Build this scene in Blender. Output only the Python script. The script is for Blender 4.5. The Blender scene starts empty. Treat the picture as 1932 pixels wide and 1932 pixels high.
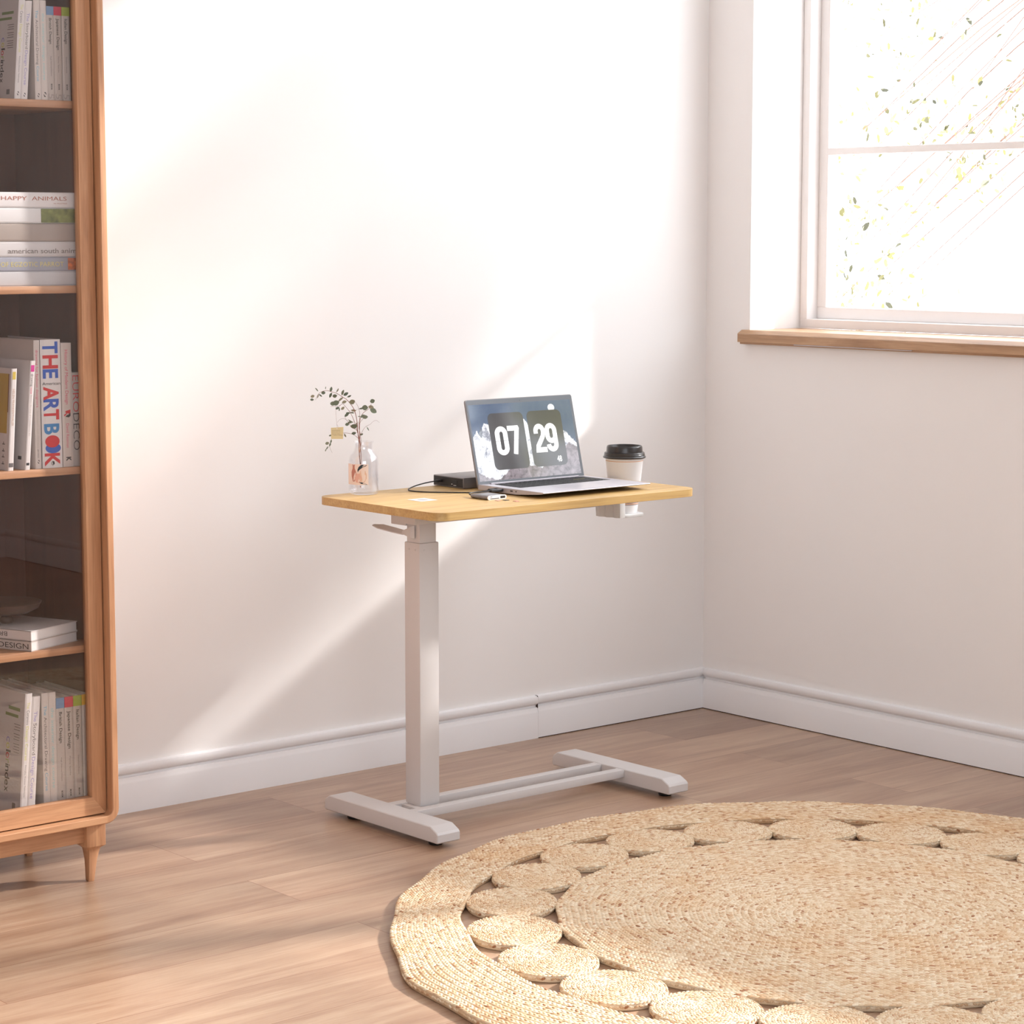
import bpy, bmesh, math, random
from math import sin, cos, pi, radians as R, atan2, sqrt
from mathutils import Vector, Matrix, Euler
random.seed(7)
SC = bpy.context.scene
COL = SC.collection

# ---------------------------------------------------------------- camera
cam_d = bpy.data.cameras.new('camera'); cam = bpy.data.objects.new('camera', cam_d); COL.objects.link(cam)
cam.location = (-4.697, -4.699, 1.35)
cam.rotation_euler = (R(90 - 6.77), 0, -R(40.26))
cam_d.sensor_fit = 'HORIZONTAL'; cam_d.sensor_width = 36; cam_d.lens = 4418 / 1932 * 36
cam_d.clip_start = 0.05; cam_d.clip_end = 300
SC.camera = cam

# ---------------------------------------------------------------- world, sun, exposure
W = bpy.data.worlds.new('sky'); SC.world = W; W.use_nodes = True
bg = W.node_tree.nodes['Background']
bg.inputs['Color'].default_value = (0.93, 0.97, 1.03, 1); bg.inputs['Strength'].default_value = 4.0
sd = bpy.data.lights.new('sun', 'SUN'); sd.energy = 8.4; sd.angle = R(2.8); sd.color = (1.0, 0.97, 0.945)
sun = bpy.data.objects.new('sun', sd); COL.objects.link(sun)
sun.rotation_euler = Vector((1, -.385, .6)).to_track_quat('Z', 'Y').to_euler(); sun.location = (8, -3, 6)
def portal(loc, rot, sx, sy):
    d = bpy.data.lights.new('window_daylight', 'AREA'); d.shape = 'RECTANGLE'; d.size = sx; d.size_y = sy
    d.cycles.is_portal = True
    o = bpy.data.objects.new('window_daylight', d); o.location = loc; o.rotation_euler = rot; COL.objects.link(o)
portal((.32, -2.0, 2.15), (0, R(90), 0), 2.1, 3.66)          # window in the right wall
portal((-4.6, -5.2, 1.5), (R(90), 0, 0), 3.2, 1.8)         # added fill window behind the camera
SC.view_settings.view_transform = 'Standard'; SC.view_settings.look = 'None'
SC.view_settings.exposure = 0.17; SC.view_settings.gamma = 1.0; SC.view_settings.use_curve_mapping = False

# ---------------------------------------------------------------- materials
def lin(c):
    def f(v):
        v /= 255.0
        return v / 12.92 if v <= .04045 else ((v + .055) / 1.055) ** 2.4
    return tuple(f(v) for v in c) + (1,)
def newmat(name):
    m = bpy.data.materials.new(name); m.use_nodes = True
    nt = m.node_tree; return m, nt, nt.nodes['Principled BSDF']
def N(nt, t, **kw):
    n = nt.nodes.new(t)
    for k, v in kw.items():
        if k in n.inputs: n.inputs[k].default_value = v
        else: setattr(n, k, v)
    return n
def mat(name, rgb, rough=.5, metal=0, emit=0, noise=0, nscale=20, coat=0, spec=.5):
    m, nt, b = newmat(name); c = lin(rgb)
    b.inputs['Base Color'].default_value = c; b.inputs['Roughness'].default_value = rough
    b.inputs['Metallic'].default_value = metal; b.inputs['Coat Weight'].default_value = coat
    b.inputs['Specular IOR Level'].default_value = spec
    if emit: b.inputs['Emission Color'].default_value = c; b.inputs['Emission Strength'].default_value = emit
    if noise:
        tc = N(nt, 'ShaderNodeTexCoord'); n = N(nt, 'ShaderNodeTexNoise', Scale=nscale, Detail=4.0)
        nt.links.new(tc.outputs['Object'], n.inputs['Vector'])
        r = N(nt, 'ShaderNodeValToRGB'); nt.links.new(n.outputs['Fac'], r.inputs['Fac'])
        r.color_ramp.elements[0].position = .3; r.color_ramp.elements[1].position = .7
        r.color_ramp.elements[0].color = tuple(v * (1 - noise) for v in c[:3]) + (1,)
        r.color_ramp.elements[1].color = tuple(min(1, v * (1 + noise)) for v in c[:3]) + (1,)
        nt.links.new(r.outputs['Color'], b.inputs['Base Color'])
    return m
def wood(name, dark, mid, light, axis='X', scale=1.0, rough=.45, fine=1.0, coat=0.0):
    """streaky wood: stretched noise along one axis plus fine pores"""
    m, nt, b = newmat(name); L = nt.links.new
    tc = N(nt, 'ShaderNodeTexCoord'); mp = N(nt, 'ShaderNodeMapping')
    L(tc.outputs['Object'], mp.inputs['Vector'])
    s = [22.0, 22.0, 22.0]; s['XYZ'.index(axis)] = 1.6
    mp.inputs['Scale'].default_value = [v * scale for v in s]
    n1 = N(nt, 'ShaderNodeTexNoise', Scale=1.0, Detail=6.0, Roughness=.6, Distortion=1.2); L(mp.outputs[0], n1.inputs['Vector'])
    mp2 = N(nt, 'ShaderNodeMapping'); L(tc.outputs['Object'], mp2.inputs['Vector'])
    s2 = [260.0, 260.0, 260.0]; s2['XYZ'.index(axis)] = 9.0
    mp2.inputs['Scale'].default_value = [v * scale for v in s2]
    n2 = N(nt, 'ShaderNodeTexNoise', Scale=1.0, Detail=3.0); L(mp2.outputs[0], n2.inputs['Vector'])
    r = N(nt, 'ShaderNodeValToRGB'); L(n1.outputs['Fac'], r.inputs['Fac'])
    e = r.color_ramp.elements; e[0].position = .28; e[0].color = lin(dark); e[1].position = .72; e[1].color = lin(light)
    k = e.new(.5); k.color = lin(mid)
    mx = N(nt, 'ShaderNodeMix', data_type='RGBA', blend_type='MULTIPLY'); mx.inputs[0].default_value = .35 * fine
    L(r.outputs['Color'], mx.inputs[6])
    r2 = N(nt, 'ShaderNodeValToRGB'); L(n2.outputs['Fac'], r2.inputs['Fac'])
    r2.color_ramp.elements[0].position = .3; r2.color_ramp.elements[0].color = (.55, .45, .38, 1); r2.color_ramp.elements[1].position = .55
    L(r2.outputs['Color'], mx.inputs[7]); L(mx.outputs[2], b.inputs['Base Color'])
    b.inputs['Roughness'].default_value = rough; b.inputs['Coat Weight'].default_value = coat; b.inputs['Coat Roughness'].default_value = .2
    bp = N(nt, 'ShaderNodeBump', Strength=.12, Distance=.0006); L(n2.outputs['Fac'], bp.inputs['Height']); L(bp.outputs[0], b.inputs['Normal'])
    return m
def clear(name, tint=(1, 1, 1), ior=1.45, rough=0.0, boost=1.0):
    """thin clear sheet: see-through with a Fresnel mirror on top"""
    m = bpy.data.materials.new(name); m.use_nodes = True; nt = m.node_tree; nt.nodes.clear(); L = nt.links.new
    o = N(nt, 'ShaderNodeOutputMaterial'); mx = N(nt, 'ShaderNodeMixShader'); t = N(nt, 'ShaderNodeBsdfTransparent', Color=tint + (1,))
    g = N(nt, 'ShaderNodeBsdfGlossy', Roughness=rough, Color=(1, 1, 1, 1)); f = N(nt, 'ShaderNodeLayerWeight', Blend=.5)
    pw = N(nt, 'ShaderNodeMath', operation='POWER'); pw.inputs[1].default_value = 5.0; L(f.outputs['Facing'], pw.inputs[0])
    f0 = ((ior - 1) / (ior + 1)) ** 2
    mu = N(nt, 'ShaderNodeMath', operation='MULTIPLY_ADD'); mu.inputs[1].default_value = (1 - f0) * min(1, boost); mu.inputs[2].default_value = f0 * boost; mu.use_clamp = True
    L(pw.outputs[0], mu.inputs[0]); L(mu.outputs[0], mx.inputs[0]); L(t.outputs[0], mx.inputs[1]); L(g.outputs[0], mx.inputs[2]); L(mx.outputs[0], o.inputs[0])
    return m

M = {}
M['wall'] = mat('wall_paint', (240, 237, 235), .85, noise=.006, nscale=3, spec=.2)
M['ceiling'] = mat('ceiling_paint', (242, 243, 244), .9)
M['trim'] = mat('white_trim_paint', (237, 236, 237), .45)
M['gap'] = mat('dark_gap', (60, 40, 32), .9)
M['frame_white'] = mat('white_window_frame', (240, 236, 234), .4)
M['cab'] = wood('cabinet_wood', (162, 115, 82), (187, 137, 100), (206, 158, 119), 'Z', 1.0, .42)
M['cabx'] = wood('cabinet_wood_rail', (162, 115, 82), (187, 137, 100), (206, 158, 119), 'X', 1.0, .42)
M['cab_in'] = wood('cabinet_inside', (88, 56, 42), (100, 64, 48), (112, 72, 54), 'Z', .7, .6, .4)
M['oak'] = wood('oak_laminate', (176, 140, 86), (190, 156, 98), (202, 170, 114), 'X', .8, .42, 1.0, 0)
M['sill'] = wood('sill_oak', (148, 110, 78), (176, 138, 104), (196, 160, 124), 'Y', 1.3, .4, 1.0, .1)
M['metal'] = mat('pale_grey_powder_coat', (206, 201, 199), .45)
M['black'] = mat('black_plastic', (28, 27, 27), .4)
M['lid'] = mat('lid_black_plastic', (44, 39, 37), .28)
M['grey_dark'] = mat('space_grey_metal', (126, 122, 122), .32, .35)
M['grey_face'] = mat('dark_face', (34, 32, 31), .55)
M['alu'] = mat('silver_aluminium', (186, 182, 188), .33, .4)
M['bezel'] = mat('bezel_grey', (92, 96, 102), .22)
M['white'] = mat('plain_white', (235, 232, 230), .5)
M['holder'] = mat('holder_light_plastic', (208, 207, 205), .45)
M['cup'] = mat('paper_cup', (230, 228, 228), .6)
M['orange'] = mat('orange_print', (214, 152, 100), .6)
M['brown'] = mat('brown_print', (92, 48, 36), .6)
M['cable'] = mat('cable_black', (34, 33, 34), .45)
M['glass'] = clear('clear_glass', (.985, .99, .99), 1.5)
M['jar'] = clear('jar_glass', (.96, .96, .968), 1.6, .0, 1.35)
M['pane'] = clear('window_pane', (1, 1, 1), 1.4)
M['door_glass'] = clear('cabinet_door_glass', (.96, .95, .945), 1.5, 0, 1.3)
M['stem'] = mat('reddish_stem', (120, 66, 44), .6, noise=.3, nscale=120)
M['note'] = mat('yellow_note_paper', (220, 211, 168), .8)
M['ink'] = mat('dark_ink', (50, 44, 42), .7)
M['page'] = mat('page_edges', (226, 220, 214), .8, noise=.05, nscale=300)

def leafmat(name, a, b_, c_, mid=.5):
    m, nt, b = newmat(name); L = nt.links.new
    g = N(nt, 'ShaderNodeNewGeometry'); r = N(nt, 'ShaderNodeValToRGB'); L(g.outputs['Random Per Island'], r.inputs['Fac'])
    e = r.color_ramp.elements; e[0].color = lin(a); e[1].color = lin(c_); k = e.new(mid); k.color = lin(b_)
    L(r.outputs['Color'], b.inputs['Base Color']); b.inputs['Roughness'].default_value = .55
    return m
M['leaf'] = leafmat('eucalyptus_leaf', (82, 96, 78), (112, 124, 104), (142, 136, 112))
M['tree_leaf'] = leafmat('sunlit_tree_leaf', (56, 56, 36), (160, 150, 84), (236, 232, 178), .3)
M['bark'] = mat('tree_bark', (120, 92, 78), .9)

def floor_material():
    m, nt, b = newmat('floor_planks'); L = nt.links.new
    tc = N(nt, 'ShaderNodeTexCoord'); mp = N(nt, 'ShaderNodeMapping'); L(tc.outputs['Object'], mp.inputs['Vector'])
    mp.inputs['Location'].default_value = (.35, .0955, 0)
    br = N(nt, 'ShaderNodeTexBrick', Scale=1.0); br.offset = .37; br.offset_frequency = 2; br.squash = 1
    br.inputs['Brick Width'].default_value = 1.22; br.inputs['Row Height'].default_value = .1945
    br.inputs['Mortar Size'].default_value = .0009; br.inputs['Mortar Smooth'].default_value = .3; br.inputs['Bias'].default_value = 0
    br.inputs['Color1'].default_value = (0, 0, 0, 1); br.inputs['Color2'].default_value = (1, 1, 1, 1); br.inputs['Mortar'].default_value = (.5, .5, .5, 1)
    L(mp.outputs[0], br.inputs['Vector'])
    # per plank offset of the grain
    add = N(nt, 'ShaderNodeVectorMath', operation='MULTIPLY_ADD'); L(br.outputs['Color'], add.inputs[0]); add.inputs[1].default_value = (7, 11, 0); L(tc.outputs['Object'], add.inputs[2])
    g = N(nt, 'ShaderNodeMapping'); L(add.outputs[0], g.inputs['Vector']); g.inputs['Scale'].default_value = (1.1, 13, 1)
    n1 = N(nt, 'ShaderNodeTexNoise', Scale=1.0, Detail=7.0, Roughness=.62, Distortion=1.4); L(g.outputs[0], n1.inputs['Vector'])
    g2 = N(nt, 'ShaderNodeMapping'); L(add.outputs[0], g2.inputs['Vector']); g2.inputs['Scale'].default_value = (12, 170, 1)
    n2 = N(nt, 'ShaderNodeTexNoise', Scale=1.0, Detail=3.0); L(g2.outputs[0], n2.inputs['Vector'])
    r = N(nt, 'ShaderNodeValToRGB'); L(n1.outputs['Fac'], r.inputs['Fac']); e = r.color_ramp.elements
    e[0].position = .22; e[0].color = lin((144, 113, 92)); e[1].position = .78; e[1].color = lin((192, 168, 143))
    for p_, c_ in ((.42, (164, 133, 110)), (.58, (178, 150, 126))):
        k = e.new(p_); k.color = lin(c_)
    tint = N(nt, 'ShaderNodeValToRGB'); L(br.outputs['Color'], tint.inputs['Fac'])
    tint.color_ramp.elements[0].color = (.82, .79, .77, 1); tint.color_ramp.elements[1].color = (1.12, 1.1, 1.08, 1)
    mx = N(nt, 'ShaderNodeMix', data_type='RGBA', blend_type='MULTIPLY'); mx.inputs[0].default_value = 1; L(r.outputs[0], mx.inputs[6]); L(tint.outputs[0], mx.inputs[7])
    r2 = N(nt, 'ShaderNodeValToRGB'); L(n2.outputs['Fac'], r2.inputs['Fac']); r2.color_ramp.elements[0].position = .3; r2.color_ramp.elements[0].color = (.78, .7, .64, 1); r2.color_ramp.elements[1].position = .6
    mx2 = N(nt, 'ShaderNodeMix', data_type='RGBA', blend_type='MULTIPLY'); mx2.inputs[0].default_value = .5; L(mx.outputs[2], mx2.inputs[6]); L(r2.outputs[0], mx2.inputs[7])
    mx3 = N(nt, 'ShaderNodeMix', data_type='RGBA'); L(br.outputs['Fac'], mx3.inputs[0]); L(mx2.outputs[2], mx3.inputs[6]); mx3.inputs[7].default_value = lin((128, 84, 62))
    L(mx3.outputs[2], b.inputs['Base Color']); b.inputs['Roughness'].default_value = .28
    bp = N(nt, 'ShaderNodeBump', Strength=.15, Distance=.0008); L(n2.outputs['Fac'], bp.inputs['Height']); L(bp.outputs[0], b.inputs['Normal'])
    return m
M['floor'] = floor_material()

def jute_material():
    m, nt, b = newmat('braided_jute'); L = nt.links.new
    g = N(nt, 'ShaderNodeNewGeometry'); r = N(nt, 'ShaderNodeValToRGB'); L(g.outputs['Random Per Island'], r.inputs['Fac'])
    e = r.color_ramp.elements; e[0].color = lin((160, 112, 80)); e[1].color = lin((240, 226, 202))
    for p_, c_ in ((.02, (190, 146, 112)), (.10, (212, 178, 142)), (.5, (225, 201, 168)), (.8, (233, 213, 184))):
        k = e.new(p_); k.color = lin(c_)
    tc = N(nt, 'ShaderNodeTexCoord'); n = N(nt, 'ShaderNodeTexNoise', Scale=6.0, Detail=3.0); L(tc.outputs['Object'], n.inputs['Vector'])
    r2 = N(nt, 'ShaderNodeValToRGB'); L(n.outputs['Fac'], r2.inputs['Fac'])
    r2.color_ramp.elements[0].position = .36; r2.color_ramp.elements[0].color = (.95, .85, .75, 1); r2.color_ramp.elements[1].position = .50
    mx = N(nt, 'ShaderNodeMix', data_type='RGBA', blend_type='MULTIPLY'); mx.inputs[0].default_value = .7; L(r.outputs[0], mx.inputs[6]); L(r2.outputs[0], mx.inputs[7])
    n3 = N(nt, 'ShaderNodeTexNoise', Scale=900.0, Detail=2.0); L(tc.outputs['Object'], n3.inputs['Vector'])
    r3 = N(nt, 'ShaderNodeValToRGB'); L(n3.outputs['Fac'], r3.inputs['Fac']); r3.color_ramp.elements[0].position = .35; r3.color_ramp.elements[0].color = (.75, .66, .56, 1); r3.color_ramp.elements[1].position = .6
    mx2 = N(nt, 'ShaderNodeMix', data_type='RGBA', blend_type='MULTIPLY'); mx2.inputs[0].default_value = .5; L(mx.outputs[2], mx2.inputs[6]); L(r3.outputs[0], mx2.inputs[7])
    L(mx2.outputs[2], b.inputs['Base Color']); b.inputs['Roughness'].default_value = .8; b.inputs['Specular IOR Level'].default_value = .25
    return m
M['jute'] = jute_material()

# ---------------------------------------------------------------- mesh helpers
class MB:
    def __init__(s): s.v = []; s.f = []
    def add(s, v, f):
        o = len(s.v); s.v += [tuple(p) for p in v]; s.f += [tuple(i + o for i in q) for q in f]; return s
    def box(s, x0, x1, y0, y1, z0, z1, bev=0):
        if not bev:
            v = [(x, y, z) for x in (x0, x1) for y in (y0, y1) for z in (z0, z1)]
            return s.add(v, [(0, 1, 3, 2), (4, 6, 7, 5), (0, 4, 5, 1), (2, 3, 7, 6), (0, 2, 6, 4), (1, 5, 7, 3)])
        bm = bmesh.new(); bmesh.ops.create_cube(bm, size=1)
        for p in bm.verts: p.co = ((x0 + x1) / 2 + p.co.x * (x1 - x0), (y0 + y1) / 2 + p.co.y * (y1 - y0), (z0 + z1) / 2 + p.co.z * (z1 - z0))
        bmesh.ops.bevel(bm, geom=bm.edges[:], offset=bev, segments=2, profile=.5, affect='EDGES')
        bm.verts.index_update(); s.add([p.co[:] for p in bm.verts], [[q.index for q in f.verts] for f in bm.faces]); bm.free(); return s
    def prism(s, poly, a0, a1, axis='Z', bev=0):
        """extrude a 2-D polygon along an axis; poly axes are the other two in order (X,Y)|(Y,Z)|(X,Z)"""
        def P(u, v, a): return (u, v, a) if axis == 'Z' else ((a, u, v) if axis == 'X' else (u, a, v))
        n = len(poly)
        if bev:
            bm = bmesh.new(); lo = [bm.verts.new(P(u, v, a0)) for u, v in poly]; hi = [bm.verts.new(P(u, v, a1)) for u, v in poly]
            bm.faces.new(lo[::-1]); bm.faces.new(hi)
            for i in range(n): bm.faces.new((lo[i], lo[(i + 1) % n], hi[(i + 1) % n], hi[i]))
            bmesh.ops.recalc_face_normals(bm, faces=bm.faces)
            caps = [e for e in bm.edges if (e.verts[0] in lo) == (e.verts[1] in lo)]
            bmesh.ops.bevel(bm, geom=caps, offset=bev, segments=2, profile=.5, affect='EDGES')
            bm.verts.index_update(); s.add([p.co[:] for p in bm.verts], [[q.index for q in f.verts] for f in bm.faces]); bm.free(); return s
        v = [P(u, w, a0) for u, w in poly] + [P(u, w, a1) for u, w in poly]
        f = [tuple(range(n))[::-1], tuple(range(n, 2 * n))] + [(i, (i + 1) % n, n + (i + 1) % n, n + i) for i in range(n)]
        return s.add(v, f)
    def lathe(s, prof, c=(0, 0, 0), n=48, close=False):
        v = []; f = []
        for r, z in prof:
            for i in range(n): a = 2 * pi * i / n; v.append((c[0] + r * cos(a), c[1] + r * sin(a), c[2] + z))
        m = len(prof)
        for j in range(m - 1 if not close else m):
            k = (j + 1) % m
            for i in range(n): f.append((j * n + i, j * n + (i + 1) % n, k * n + (i + 1) % n, k * n + i))
        if not close:
            if prof[0][0] > 1e-6: f.append(tuple(range(n))[::-1])
            if prof[-1][0] > 1e-6: f.append(tuple(range((m - 1) * n, m * n)))
        return s.add(v, f)
    def lathe_open(s, prof, c, n=48):
        v = []; f = []
        for r, z in prof:
            for i in range(n): a = 2 * pi * i / n; v.append((c[0] + r * cos(a), c[1] + r * sin(a), c[2] + z))
        for j in range(len(prof) - 1):
            for i in range(n): f.append((j * n + i, j * n + (i + 1) % n, (j + 1) * n + (i + 1) % n, (j + 1) * n + i))
        return s.add(v, f)
    def tube(s, pts, rad, n=8, smooth=0):
        P = [Vector(p) for p in pts]
        for _ in range(smooth):
            Q = [P[0]]
            for a, b in zip(P, P[1:]): Q += [a * .75 + b * .25, a * .25 + b * .75]
            P = Q + [P[-1]]
        m = len(P); rr = rad if callable(rad) else (lambda t: rad)
        v = []; f = []; up = Vector((0, 0, 1)); prev = None
        for i, p in enumerate(P):
            t = (P[min(i + 1, m - 1)] - P[max(i - 1, 0)]).normalized()
            if prev is None: a = t.orthogonal().normalized()
            else: a = (prev - t * prev.dot(t)).normalized()
            prev = a; b = t.cross(a); r = rr(i / (m - 1))
            for k in range(n): q = 2 * pi * k / n; v.append(tuple(p + (a * cos(q) + b * sin(q)) * r))
        for i in range(m - 1):
            for k in range(n): f.append((i * n + k, i * n + (k + 1) % n, (i + 1) * n + (k + 1) % n, (i + 1) * n + k))
        f.append(tuple(range(n))[::-1]); f.append(tuple(range((m - 1) * n, m * n)))
        return s.add(v, f)
    def build(s, name, material, parent=None, org=(0, 0, 0), smooth=None, xf=None):
        me = bpy.data.meshes.new(name)
        vs = s.v if xf is None else [tuple(xf @ Vector(p)) for p in s.v]
        me.from_pydata([(x - org[0], y - org[1], z - org[2]) for x, y, z in vs], [], s.f)
        me.update()
        bm = bmesh.new(); bm.from_mesh(me); bmesh.ops.recalc_face_normals(bm, faces=bm.faces); bm.to_mesh(me); bm.free()
        me.materials.append(material)
        if smooth is not None:
            me.shade_smooth(); me.set_sharp_from_angle(angle=R(smooth))
        o = bpy.data.objects.new(name, me); COL.objects.link(o)
        if parent: o.parent = parent
        else: o.location = org
        return o
def rrect(x0, x1, y0, y1, r, n=6, rs=None):
    """rounded rectangle outline"""
    rs = rs or (r, r, r, r); out = []
    for (cx, cy, a0, q) in ((x1 - rs[0], y0 + rs[0], -90, rs[0]), (x1 - rs[1], y1 - rs[1], 0, rs[1]), (x0 + rs[2], y1 - rs[2], 90, rs[2]), (x0 + rs[3], y0 + rs[3], 180, rs[3])):
        for i in range(n + 1): a = R(a0 + 90 * i / n); out.append((cx + q * cos(a), cy + q * sin(a)))
    return out
def tag(o, label, cat, group=None):
    o['label'] = label; o['category'] = cat
    if group: o['group'] = group
    return o
def thing(name, loc, label, cat, group=None):
    o = bpy.data.objects.new(name, None); o.location = loc; o.empty_display_size = .05; COL.objects.link(o)
    return tag(o, label, cat, group)
def struct(o): o['kind'] = 'structure'; return o
def copy_tree(o, parent=None):
    c = o.copy(); COL.objects.link(c); c.parent = parent
    for ch in list(o.children): copy_tree(ch, c)
    return c
def text_mb(mb, s, origin, d, up, length=None, height=.01, depth=.00005, bold=0.0, align='LEFT'):
    """lettering as thin raised geometry; origin = start of the baseline, d = reading direction"""
    cu = bpy.data.curves.new('t', 'FONT'); cu.body = s; cu.size = 1; cu.extrude = 0; cu.offset = bold; cu.resolution_u = 3
    ob = bpy.data.objects.new('t', cu); COL.objects.link(ob)
    dg = bpy.context.evaluated_depsgraph_get(); dg.update(); me = ob.evaluated_get(dg).to_mesh()
    vs = [v.co.copy() for v in me.vertices]; fs = [tuple(p.vertices) for p in me.polygons]
    ob.evaluated_get(dg).to_mesh_clear(); bpy.data.objects.remove(ob); bpy.data.curves.remove(cu)
    if not vs: return mb
    x0 = min(v.x for v in vs); x1 = max(v.x for v in vs)
    d = Vector(d).normalized(); up = Vector(up).normalized(); nrm = d.cross(up)
    sy = height / .72; sx = (length / (x1 - x0)) if length else sy
    shift = 0 if align == 'LEFT' else -(x1 - x0) * sx / 2
    O = Vector(origin)
    mb.add([O + d * ((v.x - x0) * sx + shift) + up * (v.y * sy) + nrm * depth for v in vs], fs)
    return mb
def text(name, s, origin, d, up, material, parent, org, **kw):
    o = text_mb(MB(), s, origin, d, up, **kw).build(name, material, parent, org)
    return o

# ---------------------------------------------------------------- room shell
XL, YB, H = -7.2, -5.07, 3.4
struct(MB().box(XL - .2, .35, YB - .2, .2, -.1, 0).build('floor', M['floor']))
struct(MB().box(XL - .2, .35, YB - .2, .2, H, H + .1).build('ceiling', M['ceiling']))
struct(MB().box(XL - .2, .35, 0, .2, 0, H).build('wall_back', M['wall']))
struct(MB().box(XL - .2, XL, YB, 0, 0, H).build('wall_left', M['wall']))
WY0, WY1, WZ0, WZ1 = -3.85, -.171, 1.05, 3.2
w = MB(); w.box(0, .35, WY1, 0, 0, H); w.box(0, .35, YB, WY0, 0, H); w.box(0, .35, WY0, WY1, 0, WZ0); w.box(0, .35, WY0, WY1, WZ1, H)
struct(w.build('wall_right', M['wall']))
w = MB(); w.box(XL - .2, -6.2, YB - .2, YB, 0, H); w.box(-3.0, .35, YB - .2, YB, 0, H); w.box(-6.2, -3.0, YB - .2, YB, 0, .6); w.box(-6.2, -3.0, YB - .2, YB, 2.4, H)
struct(w.build('wall_front', M['wall']))

def base_prof(t=0.0):      # (distance from wall, height)
    p = [(0, 0), (.014, 0), (.014, .069), (.0125, .0735), (.0105, .0805), (.0098, .0835), (.0045, .0845), (.0042, .0885), (.0070, .0905), (.0095, .093)]
    p += [(.0095 + .0045 * sin(R(a)), .1035 - .0105 * cos(R(a))) for a in (30, 60, 90, 120, 150)] + [(.0085, .1143), (.005, .1152), (0, .1152)]
    return p
# back wall: two lengths meeting at a joint; the right length sits a hair above the floor
struct(MB().prism([(-d, z) for d, z in base_prof()], -7.2, -.6363, 'X').build('baseboard_back', M['trim'], smooth=28))
struct(MB().prism([(-d - .0006, z + .0022) for d, z in base_prof()], -.6362, -.0005, 'X').build('baseboard_back_right', M['trim'], smooth=28))
struct(MB().box(-.6371, -.6363, -.0120, -.0005, .082, .1155).build('trim_1', M['gap']))
struct(MB().prism([(-d, z + .0022) for d, z in base_prof()], -5.1, -.0147, 'Y').build('baseboard_right', M['trim'], smooth=28))
struct(MB().box(-.6362, -.003, -.0135, -.001, .0001, .0018).build('gap_shade_back', M['gap']))  # dark strip standing in for the shade under the raised baseboard
struct(MB().box(-.0135, -.001, -5.1, -.0147, .0001, .0018).build('gap_shade_right', M['gap']))  # same painted shade strip in the gap along the right wall
struct(MB().prism([(d + YB, z) for d, z in base_prof()], -7.2, -.0147, 'X').build('baseboard_front', M['trim'], smooth=35))

# window in the right wall
def framed(mb, y0, y1, z0, z1, x0, x1, t, bev=.002):
    mb.box(x0, x1, y0, y1, z0, z0 + t, bev); mb.box(x0, x1, y0, y1, z1 - t, z1, bev)
    mb.box(x0, x1, y0, y0 + t, z0 + t - .001, z1 - t + .001, bev); mb.box(x0, x1, y1 - t, y1, z0 + t - .001, z1 - t + .001, bev)
win = struct(thing('window_1', (.2, -2, 1.087), 'white framed window', 'window')); del win['label'], win['category']
wo = (.2, -2, 1.087)
fr = MB(); framed(fr, WY0 + .001, WY1 - .0005, 1.0872, WZ1 - .001, .2, .30, .026)
fr.box(.2, .30, -1.995, -1.965, 1.11, WZ1 - .02, .002)
fr.build('window_frame', M['frame_white'], win, wo)
for (a, b_) in ((-1.965, WY1 - .026), (WY0 + .026, -1.995)):
    q = MB(); framed(q, a, b_, 1.1125, WZ1 - .027, .242, .285, .034, .003); s_ = q.build('sash', M['frame_white'], win, wo)
    MB().box(.243, .275, a + .03, b_ - .03, 1.5685, 1.588, .002).build('muntin', M['frame_white'], s_, wo)
    pn = MB(); pn.add([(.262, a + .03, 1.14), (.262, b_ - .03, 1.14), (.262, b_ - .03, WZ1 - .06), (.262, a + .03, WZ1 - .06)], [(0, 1, 2, 3)]); pn.build('pane', M['pane'], s_, wo)
prof = [(.205, 1.0868), (-.012, 1.0868), (-.027, 1.0775), (-.0285, 1.0765), (-.0285, 1.0545), (-.0265, 1.053), (-.018, 1.0525), (-.018, 1.049), (0, 1.047), (.0, 1.0505), (.205, 1.0505)]
sl = MB().prism(prof[:9] + [(.0, 1.049)], WY0 + .02, WY1 + .02, 'Y')
sl = MB(); n = 0
sl.prism([(-.0002, 1.0868), (-.012, 1.0868), (-.0282, 1.0772), (-.0285, 1.0762), (-.0285, 1.0548), (-.0275, 1.0535), (-.019, 1.053), (-.018, 1.048), (-.0002, 1.048)], WY0 - .02, WY1 + .02, 'Y')
sl.box(-.0002, .2, WY0 + .0005, WY1 - .0005, 1.0502, 1.0868)
sl.build('window_sill', M['sill'], win, wo)
MB().box(-.0292, -.0286, WY0 - .02, WY1 + .02, 1.0759, 1.0764).build('sill_bead', mat('pale_edge_line', (214, 196, 176), .3), win, wo)
MB().box(-.0262, -.0206, -.77, -.36, 1.0516, 1.0534).build('sill_edge_strip', M['alu'], win, wo)
# unseen window added behind the camera to fill the room with light
w2 = struct(thing('fill_window', (-4.45, -5.2, .4), '', '')); del w2['label'], w2['category']
q = MB()
for x in (-6.2, -4.625, -3.05): q.box(x, x + .05, -5.25, -5.2, .6, 2.4, .003)
q.box(-6.2, -3.0, -5.25, -5.2, .6, .65, .003); q.box(-6.2, -3.0, -5.25, -5.2, 2.35, 2.4, .003)
q.build('window_frame', M['frame_white'], w2, (-4.45, -5.2, .4))

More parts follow.
